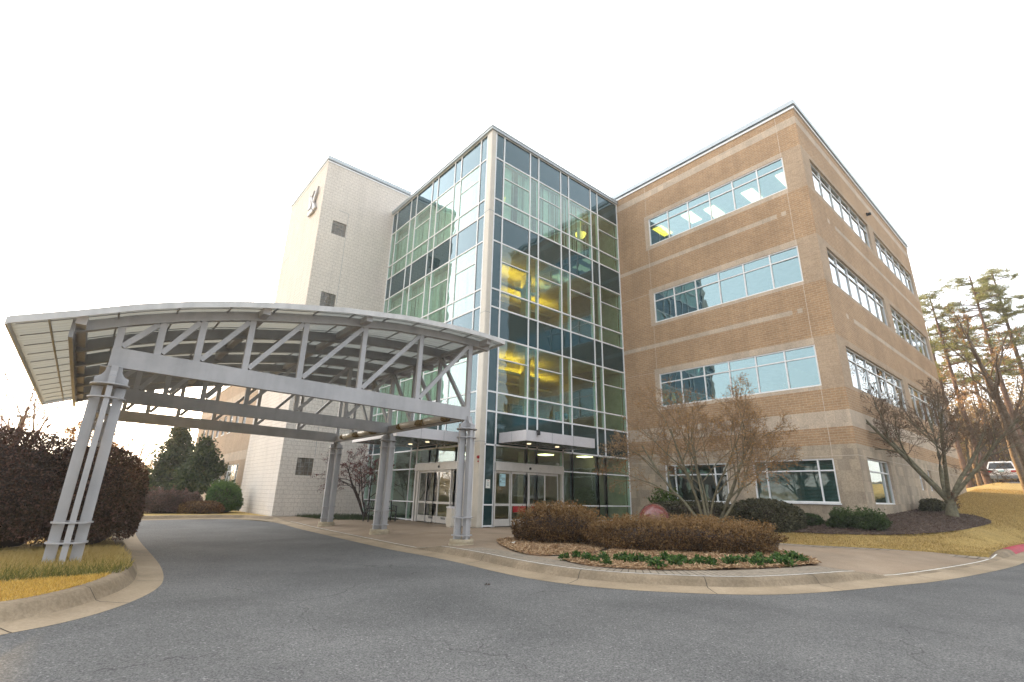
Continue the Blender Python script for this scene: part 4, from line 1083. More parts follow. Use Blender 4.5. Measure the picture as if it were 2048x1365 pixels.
shrub('loropetalum_shrub', 'wide wine red mounded shrub in the bed beyond the drive', 'shrub', (3.75, 31.6, -.03), (1.45, 1.1), 1.05, 16000, .08, leaf_dp, seed=20, amp=.1, sprigs=30)
shrub('abelia_shrub', 'low brown mounded shrub beyond the drive, before the wine red one', 'shrub', (5.05, 30.7, -.03), (1.05, .7), .60, 9000, .07, leaf_abe, seed=21, amp=.12)
shrub('holly_shrub', 'clipped bright green globe shrub beside the white tower corner', 'shrub', (6.2, 31.6, -.03), (.85, .9), 1.5, 16000, .08, leaf_gr, seed=22, amp=.16, core=barkD, sprigs=120)

def norm(v): return v / max(1e-9, np.linalg.norm(v))
def grow(P, D, L_, R_, lvl, c, rg, out, tips):
    n = c['n'][lvl]; pts = [P]; rad = [R_]; d = norm(np.array(D, float)); p = np.array(P, float)
    for i in range(n):
        d = norm(d + rg.normal(size=3) * c['wig'][lvl] + np.array([0, 0, c['up'][lvl]]))
        p = p + d * L_ / n; pts.append(p); rad.append(max(c['rmin'], R_ * (1 - (i + 1) / n * c['tap'][lvl])))
    out[lvl].append((pts, rad))
    if lvl < len(c['n']) - 1:
        k = c['kids'][lvl]; k = int(rg.integers(max(1, k - 1), k + 2)); ph = rg.uniform(0, 6.28)
        for j in range(k):
            t = c['t0'][lvl] + (1 - c['t0'][lvl]) * (j + rg.random() * .8) / k; t = min(t, .98); s = t * n; i = min(n - 1, int(s)); q = pts[i] + (pts[i + 1] - pts[i]) * (s - i)
            dd = norm(pts[i + 1] - pts[i]); a = norm(np.cross(dd, [.3, .2, 1.])) if abs(dd[2]) > .95 else norm(np.cross(dd, [0, 0, 1.])); b = np.cross(dd, a)
            az = ph + j * 2.4 + rg.normal() * .3; an = R(c['ang'][lvl]) * rg.uniform(.7, 1.25)
            side = a * math.cos(az) + b * math.sin(az)
            if 'flat' in c: side[2] *= c['flat']
            cd = norm(dd * math.cos(an) + norm(side) * math.sin(an))
            grow(q, cd, L_ * c['len'][lvl] * (1 - .45 * t) * rg.uniform(.75, 1.2), rad[i] * c['rk'][lvl], lvl + 1, c, rg, out, tips)
        if 'cont' in c: grow(pts[-1], d, L_ * c['cont'], rad[-1], lvl + 1, c, rg, out, tips)
    if lvl >= len(c['n']) - 2: tips.append(pts)
def tree(name, label, base, stems, c, barks, leaf=None, nleaf=0, lsize=.06, seed=1, group=None, droop=.2, split=1, sides=(9, 6, 4, 3, 3), cat='tree', spread=.05):
    rg = np.random.default_rng(seed); out = [[] for _ in c['n']]; tips = []
    for (off, D, L_, R_) in stems: grow(np.array(off, float), D, L_, R_, 0, c, rg, out, tips)
    root = empty(name, base); tag(root, label, cat, group)
    def add(o): o.location = (0, 0, 0); return o
    tr = tubemesh('trunk', [(out[l], sides[l]) for l in range(split)], [barks[0]], root); add(tr)
    lv = None
    if leaf and nleaf:
        A = np.array([q for t in tips for q in t[1:]]); i = rg.integers(0, len(A), nleaf)
        C = A[i] + rg.normal(size=(nleaf, 3)) * spread; lv = (leafquads(C, lsize, droop=droop, rng=rg, aspect=.55), rg.random(nleaf))
    cr = tubemesh('crown', [(out[l], sides[l]) for l in range(split, len(out))], [barks[1]] + ([leaf] if leaf else []), root, leaves=lv); add(cr)
    return root
maple = dict(n=[6, 5, 4, 4, 3], wig=[.07, .12, .14, .18, .2], up=[.02, .03, .02, .02, .02], tap=[.55, .65, .7, .7, .7], kids=[4, 5, 5, 5], t0=[.35, .25, .2, .15], ang=[34, 34, 36, 38], len=[.78, .62, .55, .5], rk=[.62, .6, .6, .65], rmin=.0035)
V3 = lambda az, el: (math.cos(R(az)) * math.cos(R(el)), math.sin(R(az)) * math.cos(R(el)), math.sin(R(el)))
tree('maple_tree', 'nearly bare multi stemmed maple with orange leaf scraps, before the stone ground floor windows', (17.0, 9.35, -.02),
     [((.0, -.1, 0), V3(-68, 50), 3.9, .055), ((0, .05, 0), V3(118, 56), 3.9, .062), ((.05, .04, 0), V3(150, 74), 3.9, .055), ((.1, -.1, 0), V3(-72, 63), 3.8, .078), ((.05, -.05, .0), V3(60, 74), 3.9, .05), ((-.05, .0, 0), V3(-130, 70), 3.7, .045), ((0, .0, 0), V3(100, 80), 4.1, .05)],
     dict(maple, up=[-.01, -.01, .0, .02, .02], kids=[5, 6, 6, 5], len=[.72, .66, .58, .55], rmin=.005), [barkM, twigO], leaf_or, 7500, .06, seed=31, split=2)
T2 = (26.0, 4.17, terrain(26, 4.17) - .06)
tree('maple_tree', 'low forking maple with mossy trunk on the mulch island right of the brick corner', T2,
     [((0, 0, 0), (0, 0, 1), .75, .24), ((0, .02, .62), V3(150, 50), 4.2, .088), ((.05, 0, .62), V3(95, 62), 3.9, .09), ((0, -.05, .6), V3(-30, 50), 3.6, .09), ((0, -.05, .64), V3(-80, 46), 4.0, .082), ((0, 0, .66), V3(190, 58), 3.9, .08), ((0, 0, .66), V3(20, 74), 3.8, .085)],
     dict(maple, up=[.0, .01, .01, .01, .0], kids=[6, 7, 6, 5], len=[.6, .62, .6, .55], rmin=.006, tap=[.55, .65, .7, .7, .7], rk=[.5, .55, .6, .65]), [barkM, barkA], leaf_rus, 2800, .06, seed=33, split=2)
tree('maple_tree', 'slender maple with layered maroon leaves in the corner beside the white block tower', (11.0, 23.95, -.04),
     [((0, 0, 0), V3(150, 66), 2.6, .06), ((.05, 0, 0), V3(100, 76), 2.6, .05), ((0, 0, 0), V3(196, 56), 2.8, .045), ((.03, 0, 0), V3(40, 78), 2.3, .045)],
     dict(maple, up=[.03, -.02, -.03, -.01, .0], kids=[4, 5, 4, 4], ang=[42, 44, 40, 38], flat=.3), [barkD, barkD], leaf_mar, 3000, .07, seed=35, split=2)

# bare trees and stalks at the left, far behind
bare = dict(n=[6, 5, 4, 4], wig=[.05, .1, .13, .16], up=[.05, .06, .06, .05], tap=[.6, .7, .75, .8], kids=[6, 5, 5], t0=[.3, .2, .15], ang=[28, 30, 32], len=[.7, .6, .5], rk=[.55, .55, .6], rmin=.013)
tree('bare_tree', 'bare pale tree at the extreme left edge beyond the purple hedge', (-2.75, 37, 0), [((0, 0, 0), V3(100, 86), 5.2, .12), ((.1, 0, 0), V3(40, 78), 5.0, .09), ((0, 0, 0), V3(150, 80), 4.6, .07)], bare, [barkR, barkR], seed=41)
tree('bare_tree', 'fan shaped bare shrub tree seen under the canopy, behind the purple hedge', (2.3, 43, 0), [((.1 * k, 0, 0), V3(20 + 40 * k, 78 - 4 * abs(k - 2)), 4.3, .06) for k in range(5)], dict(bare, kids=[4, 4, 4]), [barkR, barkR], seed=43)
tree('crape_myrtle', 'thin stalks carrying dry seed heads above the purple hedge at left', (.05, 21.5, 0), [((.35 * k - .9, .1 * (k % 2), 0), V3(90 + 18 * (k - 2), 80), 3.2 - .14 * (k % 3), .02) for k in range(6)], dict(bare, n=[5, 3, 3], kids=[3, 3], t0=[.72, .5], ang=[30, 34], len=[.2, .5], wig=[.03, .1, .1], up=[.03, .05, .02], rmin=.004), [barkR, barkR], leaf_or, 1500, .075, seed=45, sides=(5, 3, 3), spread=.05)

def evergreen(name, label, base, h, rad, n, seed, leaf, size, trunk_h, lean=0.):
    rg = np.random.default_rng(seed); root = empty(name, base); tag(root, label, 'tree')
    o = tubemesh('trunk', [([([np.array([0, 0, 0.]), np.array([.03, 0, h * .5]), np.array([lean, 0, h * .97])], [.10, .07, .015])], 8)], [barkA], root); o.location = (0, 0, 0)
    P = []; nb = int(110 * h / 4)
    for k in range(nb):
        t = (k + rg.random()) / nb; z = trunk_h + (h - trunk_h) * t; a = rg.uniform(0, 6.28)
        L_ = rad * (1 - t) ** .75 * rg.uniform(.55, 1.15) + .15
        m_ = int(n / nb * (.35 + 1.3 * (1 - t))); s = rg.random(m_) ** .6 * L_
        q = np.stack([np.cos(a) * s, np.sin(a) * s, z + s * .15 + rg.normal(size=m_) * .05], axis=1) + rg.normal(size=(m_, 3)) * .13; q[:, 0] += lean * t; P.append(q)
    P = np.vstack(P); lv = (leafquads(P, size, rng=rg, aspect=.5, droop=.1), np.clip(rg.random(len(P)) * .8 + .1 * np.sin(P[:, 2] * 6), 0, 1))
    c = tubemesh('crown', [([([np.array([0, 0, trunk_h]), np.array([lean, 0, h * .9])], [.06, .01])], 5)], [barkD, leaf], root, leaves=lv); c.location = (0, 0, 0)
    return root
evergreen('evergreen_tree', 'taller dark evergreen tree beyond the drive, left of a pair', (4.75, 42.0, 0), 5.6, 2.0, 10500, 51, leaf_ever, .24, .5)
evergreen('evergreen_tree', 'shorter dark evergreen with bare lower trunk beside the brick wing windows', (5.75, 36.5, 0), 4.15, 1.55, 8500, 52, leaf_ever, .21, .95, -.1)

# right: pines, bare trees and the brushy wood on the hill
def pine(name, label, base, h, seed, lean, group=None, t0=.55):
    rg = np.random.default_rng(seed); root = empty(name, base); tag(root, label, 'tree', group)
    tp = lambda t: np.array([lean[0] * t + .15 * math.sin(t * 5 + seed), lean[1] * t + .12 * math.sin(t * 4), h * t])
    pts = [tp(t) for t in np.linspace(0, 1, 9)]
    o = tubemesh('trunk', [([(pts, [.26 * (1 - .8 * t) for t in np.linspace(0, 1, 9)])], 8)], [barkP], root); o.location = (0, 0, 0)
    br = []; C = []; D = []
    for k in range(34):
        t = t0 + (1 - t0) * rg.random() ** .75; p = tp(t); a = rg.uniform(0, 6.28); L_ = (1 - t) * h * .24 + rg.uniform(.7, 1.5)
        d = np.array([math.cos(a), math.sin(a), rg.uniform(-.05, .35)]); q = [p + d * L_ * s + np.array([0, 0, -.05 * L_ * s * s + rg.normal() * .03]) for s in (0, .35, .7, 1)]
        br.append((q, [.055, .04, .025, .012]))
        for _ in range(int(4 + L_ * 2.6)):
            s = rg.uniform(.35, 1.05); c = q[0] + (q[3] - q[0]) * s + rg.normal(size=3) * np.array([.32, .32, .10]); m_ = 40
            C.append(c + rg.normal(size=(m_, 3)) * .05); dd = rg.normal(size=(m_, 3)); dd[:, 2] = np.abs(dd[:, 2]) * .7; D.append(dd)
    C = np.vstack(C); D = np.vstack(D)
    lv = (leafquads(C, .34, rng=rg, aspect=.10, dirs=D), rg.random(len(C)))
    c = tubemesh('crown', [(br, 5)], [barkP, needle], root, leaves=lv); c.location = (0, 0, 0)
    return root
def at(az, dist): x, y = dist * math.cos(R(az)), dist * math.sin(R(az)); return (x, y, terrain(x, y) - .1)
pine('pine_tree', 'tall pine with flat topped crown nearest the brick side wall', at(6.35, 58), 17.5, 61, (.8, .9))
pine('pine_tree', 'tallest pine at the right, with its long bare leaning trunk', at(3.6, 55), 18.0, 62, (1.6, .6), t0=.5)
pine('pine_tree', 'shorter pine half hidden by the brick side wall', at(7.55, 66), 17.0, 63, (.3, .3))
pine('pine_tree', 'pine cut by the right edge of the picture', at(2.2, 58), 18.5, 64, (.5, .5), t0=.45)
pine('pine_tree', 'slim pine between the two tallest pines', at(5.3, 70), 16.5, 65, (.2, .4), t0=.6)
wb = dict(n=[8, 6, 5, 4], wig=[.06, .12, .15, .18], up=[.02, .03, .03, .02], tap=[.6, .7, .75, .8], kids=[6, 5, 5], t0=[.4, .25, .2], ang=[38, 38, 38], len=[.55, .55, .5], rk=[.55, .55, .55], rmin=.012)
tree('bare_tree', 'tall bare crooked tree standing in front of the pines', at(4.2, 44), [((0, 0, 0), V3(20, 84), 9.5, .20)], wb, [barkA, barkA], leaf_or, 900, .12, seed=71)
tree('bare_tree', 'bare tree leaning in at the right edge beside the white car', at(3.55, 41), [((0, 0, 0), V3(100, 82), 9.0, .22)], wb, [barkA, barkA], leaf_or, 900, .12, seed=72)
tree('bare_tree', 'thin bare tree with a sunlit trunk left of the white car', at(6.9, 57), [((0, 0, 0), V3(200, 80), 7.0, .16)], wb, [barkA, barkA], leaf_or, 1200, .12, seed=73)
# brushy wood behind: leaf and twig masses that read as one
rg = np.random.default_rng(77); C = []; br = []
for k in range(330):
    az = rg.uniform(-2.5, 9.2); dist = rg.uniform(68, 92); x, y = dist * math.cos(R(az)), dist * math.sin(R(az)); zb = terrain(x, y)
    h = rg.uniform(4, 10.5) * (1 if az > 1 else 1.1) * (1.35 if rg.random() < .3 else 1); w = rg.uniform(1.0, 2.4)
    for _ in range(9):
        a = rg.uniform(0, 6.28); q0 = np.array([x, y, zb]); q1 = np.array([x + math.cos(a) * w, y + math.sin(a) * w, zb + h * rg.uniform(.6, 1)]); mid = (q0 + q1) / 2 + rg.normal(size=3) * .3
        br.append(([q0, mid, q1], [.06, .04, .015]))
    m_ = 260; t = rg.random(m_); a = rg.uniform(0, 6.28, m_); r = w * np.sqrt(rg.random(m_)) * (.5 + t * .6)
    C.append(np.stack([x + np.cos(a) * r, y + np.sin(a) * r, zb + .2 + h * t ** .9], axis=1))
C = np.vstack(C); lv = (leafquads(C, .26, rng=rg, aspect=.7), rg.random(len(C)))
wd = tubemesh('wood', [(br, 4)], [barkA, brush], None, leaves=lv); tag(wd, 'tangled brown and golden wood rising behind the white car', 'wood', kind='stuff')
# far treeline at the left horizon
C = []; rg = np.random.default_rng(78)
for k in range(260):
    az = rg.uniform(62, 118); dist = rg.uniform(190, 240); x, y = dist * math.cos(R(az)), dist * math.sin(R(az)); h = rg.uniform(5, 11); w = rg.uniform(3, 6)
    m_ = 130; t = rg.random(m_); a = rg.uniform(0, 6.28, m_); r = w * np.sqrt(rg.random(m_)) * np.sqrt(1.05 - t)
    C.append(np.stack([x + np.cos(a) * r, y + np.sin(a) * r, .1 + h * t], axis=1))
C = np.vstack(C); fw = quads('treeline', leafquads(C, 1.1, rng=rg, aspect=.8), rg.random(len(C)), [brush]); tag(fw, 'low golden treeline along the far left horizon', 'treeline', kind='stuff')
# trees across the road behind the camera: they show only as reflections in the glass
refl = pine('pine_tree', 'pine across the road, seen only mirrored in the glass', (24, -24, -.2), 15, 66, (.5, .4), 'pines mirrored in the glass')
for (x, y, rz, s) in ((15, -30, 1., 1.05), (33, -27, 2.2, .9), (42, -34, 4., 1.1), (-32, 16, .6, .9), (-36, 4, 3., 1.0), (-30, -6, 5., .8), (6, -38, 3.3, 1.), (52, -30, 1.7, 1.)):
    r2 = refl.copy(); COL.objects.link(r2); r2.location = (x, y, -.2); r2.rotation_euler.z = rz; r2.scale = (s, s, s)
    for ch in list(refl.children):
        c2 = ch.copy(); COL.objects.link(c2); c2.parent = r2

C = []; rg = np.random.default_rng(79)
for k in range(150):
    if k < 100: x, y = rg.uniform(-12, 62), rg.uniform(-40, -27)
    else: x, y = rg.uniform(-46, -38), rg.uniform(-12, 26)
    h = rg.uniform(1.5, 4.5); w_ = rg.uniform(1.2, 2.6); m_ = 150; t = rg.random(m_); a = rg.uniform(0, 6.28, m_); r = w_ * np.sqrt(rg.random(m_)) * np.sqrt(1.05 - t)
    C.append(np.stack([x + np.cos(a) * r, y + np.sin(a) * r, -.25 + h * t], axis=1))
C = np.vstack(C); o = quads('brush', leafquads(C, .5, rng=rg, aspect=.8), rg.random(len(C)), [brush]); tag(o, 'golden brush across the road, seen only mirrored in the ground floor glass', 'brush', kind='stuff')
# ground cover plants in the front bed
PL = [(7.8, 7.47), (8.09, 7.4), (8.09, 7.12), (7.99, 6.83), (8.34, 6.89), (7.9, 6.47), (8.54, 6.68), (8.64, 6.62), (8.51, 6.43), (8.7, 6.41), (8.75, 6.3), (9.02, 6.31), (8.39, 5.71), (9.4, 6.18), (9.67, 6.21), (8.95, 5.68), (9.43, 5.82), (9.34, 5.61), (9.54, 5.5), (9.53, 5.26), (10.17, 5.3), (10.03, 5.13), (10.59, 5.23), (10.6, 5.13), (10.77, 5.03), (10.39, 4.75), (10.83, 4.74), (11.58, 4.92), (11.84, 4.97), (11.05, 4.52), (11.95, 4.81), (12.09, 4.73), (12.09, 4.63), (11.86, 4.48), (11.45, 5.19)]
protos = []
for k in range(3):
    rg = np.random.default_rng(90 + k); n = 190; d = unit(rg.normal(size=(n, 3))); d[:, 2] = np.abs(d[:, 2]) * .9; P = d * np.array([.10, .10, .12]) * rg.random((n, 1)) ** .5
    o = quads('groundcover_plant', leafquads(P, .055, rng=rg, aspect=.6, nrm=d * .6), rg.random(n), [leaf_gr]); protos.append(o)
for i, (x, y) in enumerate(PL):
    o = protos[i] if i < 3 else protos[i % 3].copy()
    if i >= 3: COL.objects.link(o)
    s = random.uniform(.9, 1.55); o.location = (x, y, .0); o.rotation_euler.z = random.uniform(0, 6); o.scale = (s, s, s * random.uniform(.8, 1.1))
    tag(o, 'small bright green ground cover plant on the pine straw strip of the front bed', 'plant', 'ground cover plants along the front bed')

# grass: blades over the lawns, the tufted border strips, chips on the beds
def inside(P, poly):
    x, y = P[:, 0], P[:, 1]; r = np.zeros(len(P), bool); n = len(poly)
    for i in range(n):
        (x0, y0), (x1, y1) = poly[i], poly[(i + 1) % n]
        c = ((y0 > y) != (y1 > y)) & (x < (x1 - x0) * (y - y0) / (y1 - y0 + 1e-12) + x0); r ^= c
    return r
def scatter(n, x0, x1, y0, y1, poly, rg, not_in=None):
    P = np.stack([rg.uniform(x0, x1, n), rg.uniform(y0, y1, n)], axis=1); k = inside(P, poly)
    if not_in is not None: k &= ~inside(P, not_in)
    return P[k]
def blades(name, P, h, w, mats, rg, zf, label, cat, lean=.5, rnd=None):
    n = len(P); z = np.array([zf(a, b) for a, b in P]); B_ = np.column_stack([P, z]); d = rg.normal(size=(n, 3)) * lean; d[:, 2] = 1; d = unit(d) * (h * rg.uniform(.5, 1.25, n))[:, None]
    s = rg.normal(size=(n, 3)); s[:, 2] = 0; s = unit(s) * w; V = np.empty((n, 4, 3)); V[:, 0] = B_ - s; V[:, 1] = B_ + s; V[:, 2] = B_ + d + s * .25; V[:, 3] = B_ + d - s * .25
    o = quads(name, V, rg.random(n) if rnd is None else rnd, mats); tag(o, label, cat, kind='stuff'); return o
rg = np.random.default_rng(101)
bnd = [(-9, 8.9), (-2.2, 9.25), (-.4, 9.5), (.74, 9.62), (.92, 10.4), (.96, 12.4), (.9, 13.6), (-3.4, 13.6), (-9, 13.2)]
P = scatter(90000, -5, 1.1, 6.4, 10, isl, rg, bnd); blades('grass', P, .045, .004, [straw], rg, lambda x, y: -.006, 'short golden dormant grass on the left island', 'grass', lean=.9)
P = scatter(30000, -4.5, 1.0, 9.0, 13.6, bnd, rg); pr = np.clip((P[:, 1] - 9.3) / 2.2 + rg.normal(size=len(P)) * .28, 0, 1)
blades('border_grass', P, .105, .006, [lirio], rg, lambda x, y: -.006, 'tufted green and straw border grass under the purple hedge', 'grass', lean=.75, rnd=pr)
P = scatter(240000, 16.5, 46, 2.2, 12, lawn_poly, rg, mulch_poly); P = P[(P[:, 1] < 5.8) | (P[:, 0] < 22)]
blades('grass', P, .06, .008, [strawL], rg, terrain, 'tan dormant grass on the slope beside the brick building', 'grass', lean=.9)
lb = [(8.6, 26.9), (8.9, 23.2), (11.0, 22.5), (12.1, 22.4), (12.1, 26.9)]
P = scatter(9000, 8.4, 12.2, 22.2, 27, lb, rg); blades('border_grass', P, .17, .007, [lirio_d], rg, lambda x, y: -.04, 'dark green border grass in the corner bed under the maroon maple', 'grass', lean=.8)
def chips(name, P, zf, size, mat_, label, rg):
    n = len(P); C = np.column_stack([P, [zf(a, b) for a, b in P]]); d = rg.normal(size=(n, 3)); d[:, 2] *= .25
    V = leafquads(C, size, rng=rg, aspect=.28, dirs=d); V[:, :, 2] += .006; o = quads(name, V, rg.random(n), [mat_]); tag(o, label, 'mulch', kind='stuff')
b1 = [tuple(p) for p in bed1[:-1]]; b2 = [tuple(p) for p in bed2[:-1]]
chips('pine_straw', np.vstack([scatter(26000, 7.4, 12, 7.8, 12, b1, rg), scatter(60000, 7.4, 14.6, 4.2, 9.7, b2, rg)]), lambda x, y: .006, .075, chip_l, 'loose tan pine straw over the front beds', rg)
chips('wood_chips', scatter(60000, 18.5, 31, 3.2, 12, mulch_poly, rg), lambda x, y: terrain(x, y) + .04, .07, chip, 'dark wood chips round the maple and the brick corner', rg)

# ------------------------------------------------------------------ small things
ball_m, nt, out = nodes('polished_red_granite')
g = N(nt, 'ShaderNodeNewGeometry'); v = N(nt, 'ShaderNodeTexNoise', i_Scale=38., i_Detail=5.0, i_Roughness=.7); L(nt, g, 'Position', v, 'Vector')
r = ramp(nt, [(.35, (.10, .018, .016)), (.55, (.24, .055, .045)), (.75, (.36, .13, .11))]); L(nt, v, 'Fac', r, 'Fac')
b = N(nt, 'ShaderNodeBsdfPrincipled', i_Roughness=.08); b.inputs['Specular IOR Level'].default_value = .8; b.inputs['Coat Weight'].default_value = .6; L(nt, r, 'Color', b, 'Base Color'); L(nt, b, 'BSDF', out, 'Surface')
bs = empty('stone_ball', (16.3, 11.05, -.03)); tag(bs, 'polished red granite ball on a low plinth behind the front bed', 'sculpture')
m = MB(); m.lathe((16.3, 11.05, .46), [(.57 * math.sin(math.pi * k / 24), -.57 * math.cos(math.pi * k / 24)) for k in range(1, 24)], 40); m.build('ball', ball_m, bs)
m = MB(); m.lathe((16.3, 11.05, -.03), [(.42, 0), (.42, .05), (.30, .06), (.28, .12)], 28); m.build('plinth', concrete_base, bs)

bench = empty('park_bench', (10.55, 21.3, -.05)); tag(bench, 'black metal bench with scrolled arms between the grey columns and the left glass doors', 'bench')
iron = surf('black_iron', (.03, .03, .032), .45, .4)
wood = surf('worn_bench_slat', (.20, .13, .08), .7, var=.25)
x0, x1, yb = 9.9, 11.2, 21.2
m = MB()
for k in range(4): m.box((x0 + .05, yb + .02 + k * .11, .40), (x1 - .05, yb + .11 + k * .11, .425))
m.build('seat', wood, bench)
m = MB()
m.bar((x0 + .05, yb + .47, .50), (x1 - .05, yb + .47, .50), .03, .04); m.bar((x0 + .05, yb + .54, .83), (x1 - .05, yb + .54, .83), .03, .04)
for k in range(10):
    xa = x0 + .08 + k * .113
    m.bar((xa, yb + .475, .52), (xa + .11, yb + .535, .81), .014, .012); m.bar((xa + .11, yb + .478, .52), (xa, yb + .538, .81), .014, .012)
m.build('backrest', iron, bench)
for x in (x0, x1):
    m = MB(); m.bar((x, yb + .03, -.05), (x, yb + .0, .40), .04, .035); m.bar((x, yb + .52, -.05), (x, yb + .46, .40), .04, .035); m.bar((x, yb + .46, .40), (x, yb + .55, .86), .04, .035); m.bar((x, yb + .0, .40), (x, yb + .46, .40), .04, .035)
    m.bar((x, yb - .02, .62), (x, yb + .48, .64), .045, .03); m.bar((x, yb + .0, .40), (x, yb - .02, .62), .035, .03); m.bar((x, yb + .15, .40), (x, yb + .12, .62), .02, .02); m.bar((x, yb + .3, .40), (x, yb + .33, .63), .02, .02)
    m.build('bench_end', iron, bench)
bn = empty('litter_bin', (11.42, 16.98, -.04)); tag(bn, 'pale square bin standing by the tower corner post behind the nearest column', 'bin')
m = MB(); m.box((11.25, 16.8, .0), (11.6, 17.15, .66)); m.box((11.27, 16.82, -.04), (11.58, 17.13, .0)); m.build('bin_body', post_metal, bn, bevel=.012)
m = MB(); m.box((11.235, 16.785, .665), (11.615, 17.165, .73)); m.build('bin_lid', canopy_panel, bn, bevel=.015)

def notice(label, x0, x1, z0, z1, mat_, blocks, dot):
    root = empty('paper_notice', ((x0 + x1) / 2, YG - .03, z0)); tag(root, label, 'notice')
    m = MB(); m.box((x0, YG - .046, z0), (x1, YG - .042, z1)); m.build('sheet', mat_, root)
    m = MB(); z = z1 - .04
    for (f0, f1, h) in blocks:
        m.box((x0 + (x1 - x0) * f0, YG - .049, z - h), (x0 + (x1 - x0) * f1, YG - .0465, z)); z -= h + .018
    m.build('print', ink_m, root)
    if dot: m = MB(); m.cyl(((x0 + x1) / 2, YG - .049, z1 - .05), ((x0 + x1) / 2, YG - .047, z1 - .05), .022, n=12); m.build('mark', red_m, root)
notice('small white notice with a red dot on the dark glass by the corner post', 12.52, 12.74, 1.46, 1.80, paper_m, [(.3, .31, .05), (.2, .8, .012), (.28, .75, .01), (.3, .7, .01), (.2, .8, .012), (.35, .65, .03)], True)
notice('pale blue double notice on the left leaf of the right hand doors', 13.23, 13.55, 1.56, 2.05, blue_paper, [(.12, .25, .10), (.05, .95, .014), (.05, .95, .01), (.35, .9, .01), (.35, .9, .01), (.1, .28, .06), (.05, .9, .012)], False)

m = MB()
for k in range(6): a = k * 1.05; m.face([(5.40 + .05 * math.cos(a), 6.9 + .03 * math.sin(a), -.195), (5.40 + .06 * math.cos(a + .7), 6.9 + .05 * math.sin(a + .7), -.19), (5.40 + .02 * math.cos(a + 1), 6.9 + .02 * math.sin(a + 1), -.17)])
m.build('fallen_leaf', barkD, origin=(5.4, 6.9, -.19)); tag(bpy.data.objects['fallen_leaf'], 'single dark dead leaf lying on the asphalt before the kerb', 'leaf')
m = MB(); m.face([(8.93, 10.40, .02), (9.06, 10.43, .05), (9.05, 10.52, .035), (8.94, 10.50, .03)]); m.face([(8.86, 10.3, .02), (8.95, 10.33, .045), (8.94, 10.38, .03), (8.87, 10.36, .025)])
m.build('paper_scrap', paper_m, origin=(8.98, 10.46, .02)); tag(bpy.data.objects['paper_scrap'], 'crumpled white paper scrap on the pine straw by the smaller brown shrub', 'litter')

lp = empty('lamp_post', (-5.0, 60, 0)); tag(lp, 'tall dark parking lot lamp post at far left above the hedge', 'lamp post')
m = MB(); m.cyl((-5.0, 60, 0), (-5.0, 60, 6.75), .15, .11, n=10); m.build('pole', black_m, lp)
m = MB(); m.box((-5.35, 59.7, 6.75), (-4.45, 60.3, 6.92)); m.build('lamp_head', coping_dark, lp, bevel=.03)

# white car parked on the hill, seen from behind
cw = surf('white_car_paint', (.84, .84, .84), .25, 0, var=.03, coat=.6)
cx, cy = 58.8, 5.55; cz = terrain(cx, cy) - .02
car = empty('parked_car', (cx, cy, cz)); tag(car, 'white estate car parked up the hill, seen from behind', 'car')
W = .93
m = MB()
prof = [(0, .42), (-.06, .62), (-.02, .98), (.10, 1.05), (.42, 1.66), (.7, 1.74), (2.6, 1.72), (3.5, 1.15), (4.5, 1.0), (4.75, .75), (4.7, .40), (0, .40)]
secs = []
for (yy, sc_) in ((-W, .0), (-W * .97, 1), (W * .97, 1), (W, .0)): pass
i0 = len(m.v)
def bw(z): return W if z < 1.05 else W - (z - 1.05) * .33
for s in (-1, 1):
    for (x, z) in prof: m.v.append((cx + x, cy + s * bw(z), cz + z))
n = len(prof)
m.f.append(tuple(range(n))); m.f.append(tuple(range(n, 2 * n))[::-1])
for k in range(n): m.f.append((k, (k + 1) % n, n + (k + 1) % n, n + k))
m.m = [0] * (n + 2); m.sm = [False] * (n + 2)
m.build('car_body', cw, car, bevel=.06)
car_glass = surf('dark_car_glass', (.02, .025, .03), .08, 0, spec=.7)
m = MB(); m.face([(cx + .115, cy - W + .13, cz + 1.10), (cx + .115, cy + W - .13, cz + 1.10), (cx + .385, cy + W - .27, cz + 1.60), (cx + .385, cy - W + .27, cz + 1.60)]); m.build('rear_window', car_glass, car)
for s in (-1, 1):
    m = MB(); m.face([(cx + .55, cy + s * (bw(1.12) + .012), cz + 1.12), (cx + 3.3, cy + s * (bw(1.12) + .012), cz + 1.12), (cx + 2.55, cy + s * (bw(1.62) + .012), cz + 1.62), (cx + .75, cy + s * (bw(1.62) + .012), cz + 1.62)]); m.build('side_window', car_glass, car)
    m = MB(); m.box((cx - .09, cy + s * (W - .02), cz + .80), (cx + .10, cy + s * (W - .36), cz + .96)); m.build('tail_light', surf('tail_light_red', (.5, .02, .03), .25), car, bevel=.02)
    for xx in (.95, 3.75):
        m = MB(); m.cyl((cx + xx, cy + s * (W - .2), cz + .33), (cx + xx, cy + s * (W + .01), cz + .33), .33, n=20); wl_ = m.build('wheel', black_m, car)
        m = MB(); m.cyl((cx + xx, cy + s * (W + .011), cz + .33), (cx + xx, cy + s * (W + .02), cz + .33), .2, n=16); m.build('rim', grey_alu, wl_)
m = MB(); m.box((cx - .13, cy - W + .03, cz + .28), (cx + .05, cy + W - .03, cz + .56)); m.build('bumper', coping_dark, car, bevel=.04)
m = MB(); m.box((cx - .10, cy - .17, cz + .84), (cx - .03, cy + .17, cz + .98)); m.build('number_plate', blue_paper, car)
flat('hill_road', [(55.5, -30), (66, -30), (66, 14), (55.5, 14)], 0, asphalt, kind='structure', grid=(2, 2), zf=lambda x, y: terrain(x, y) + .006)

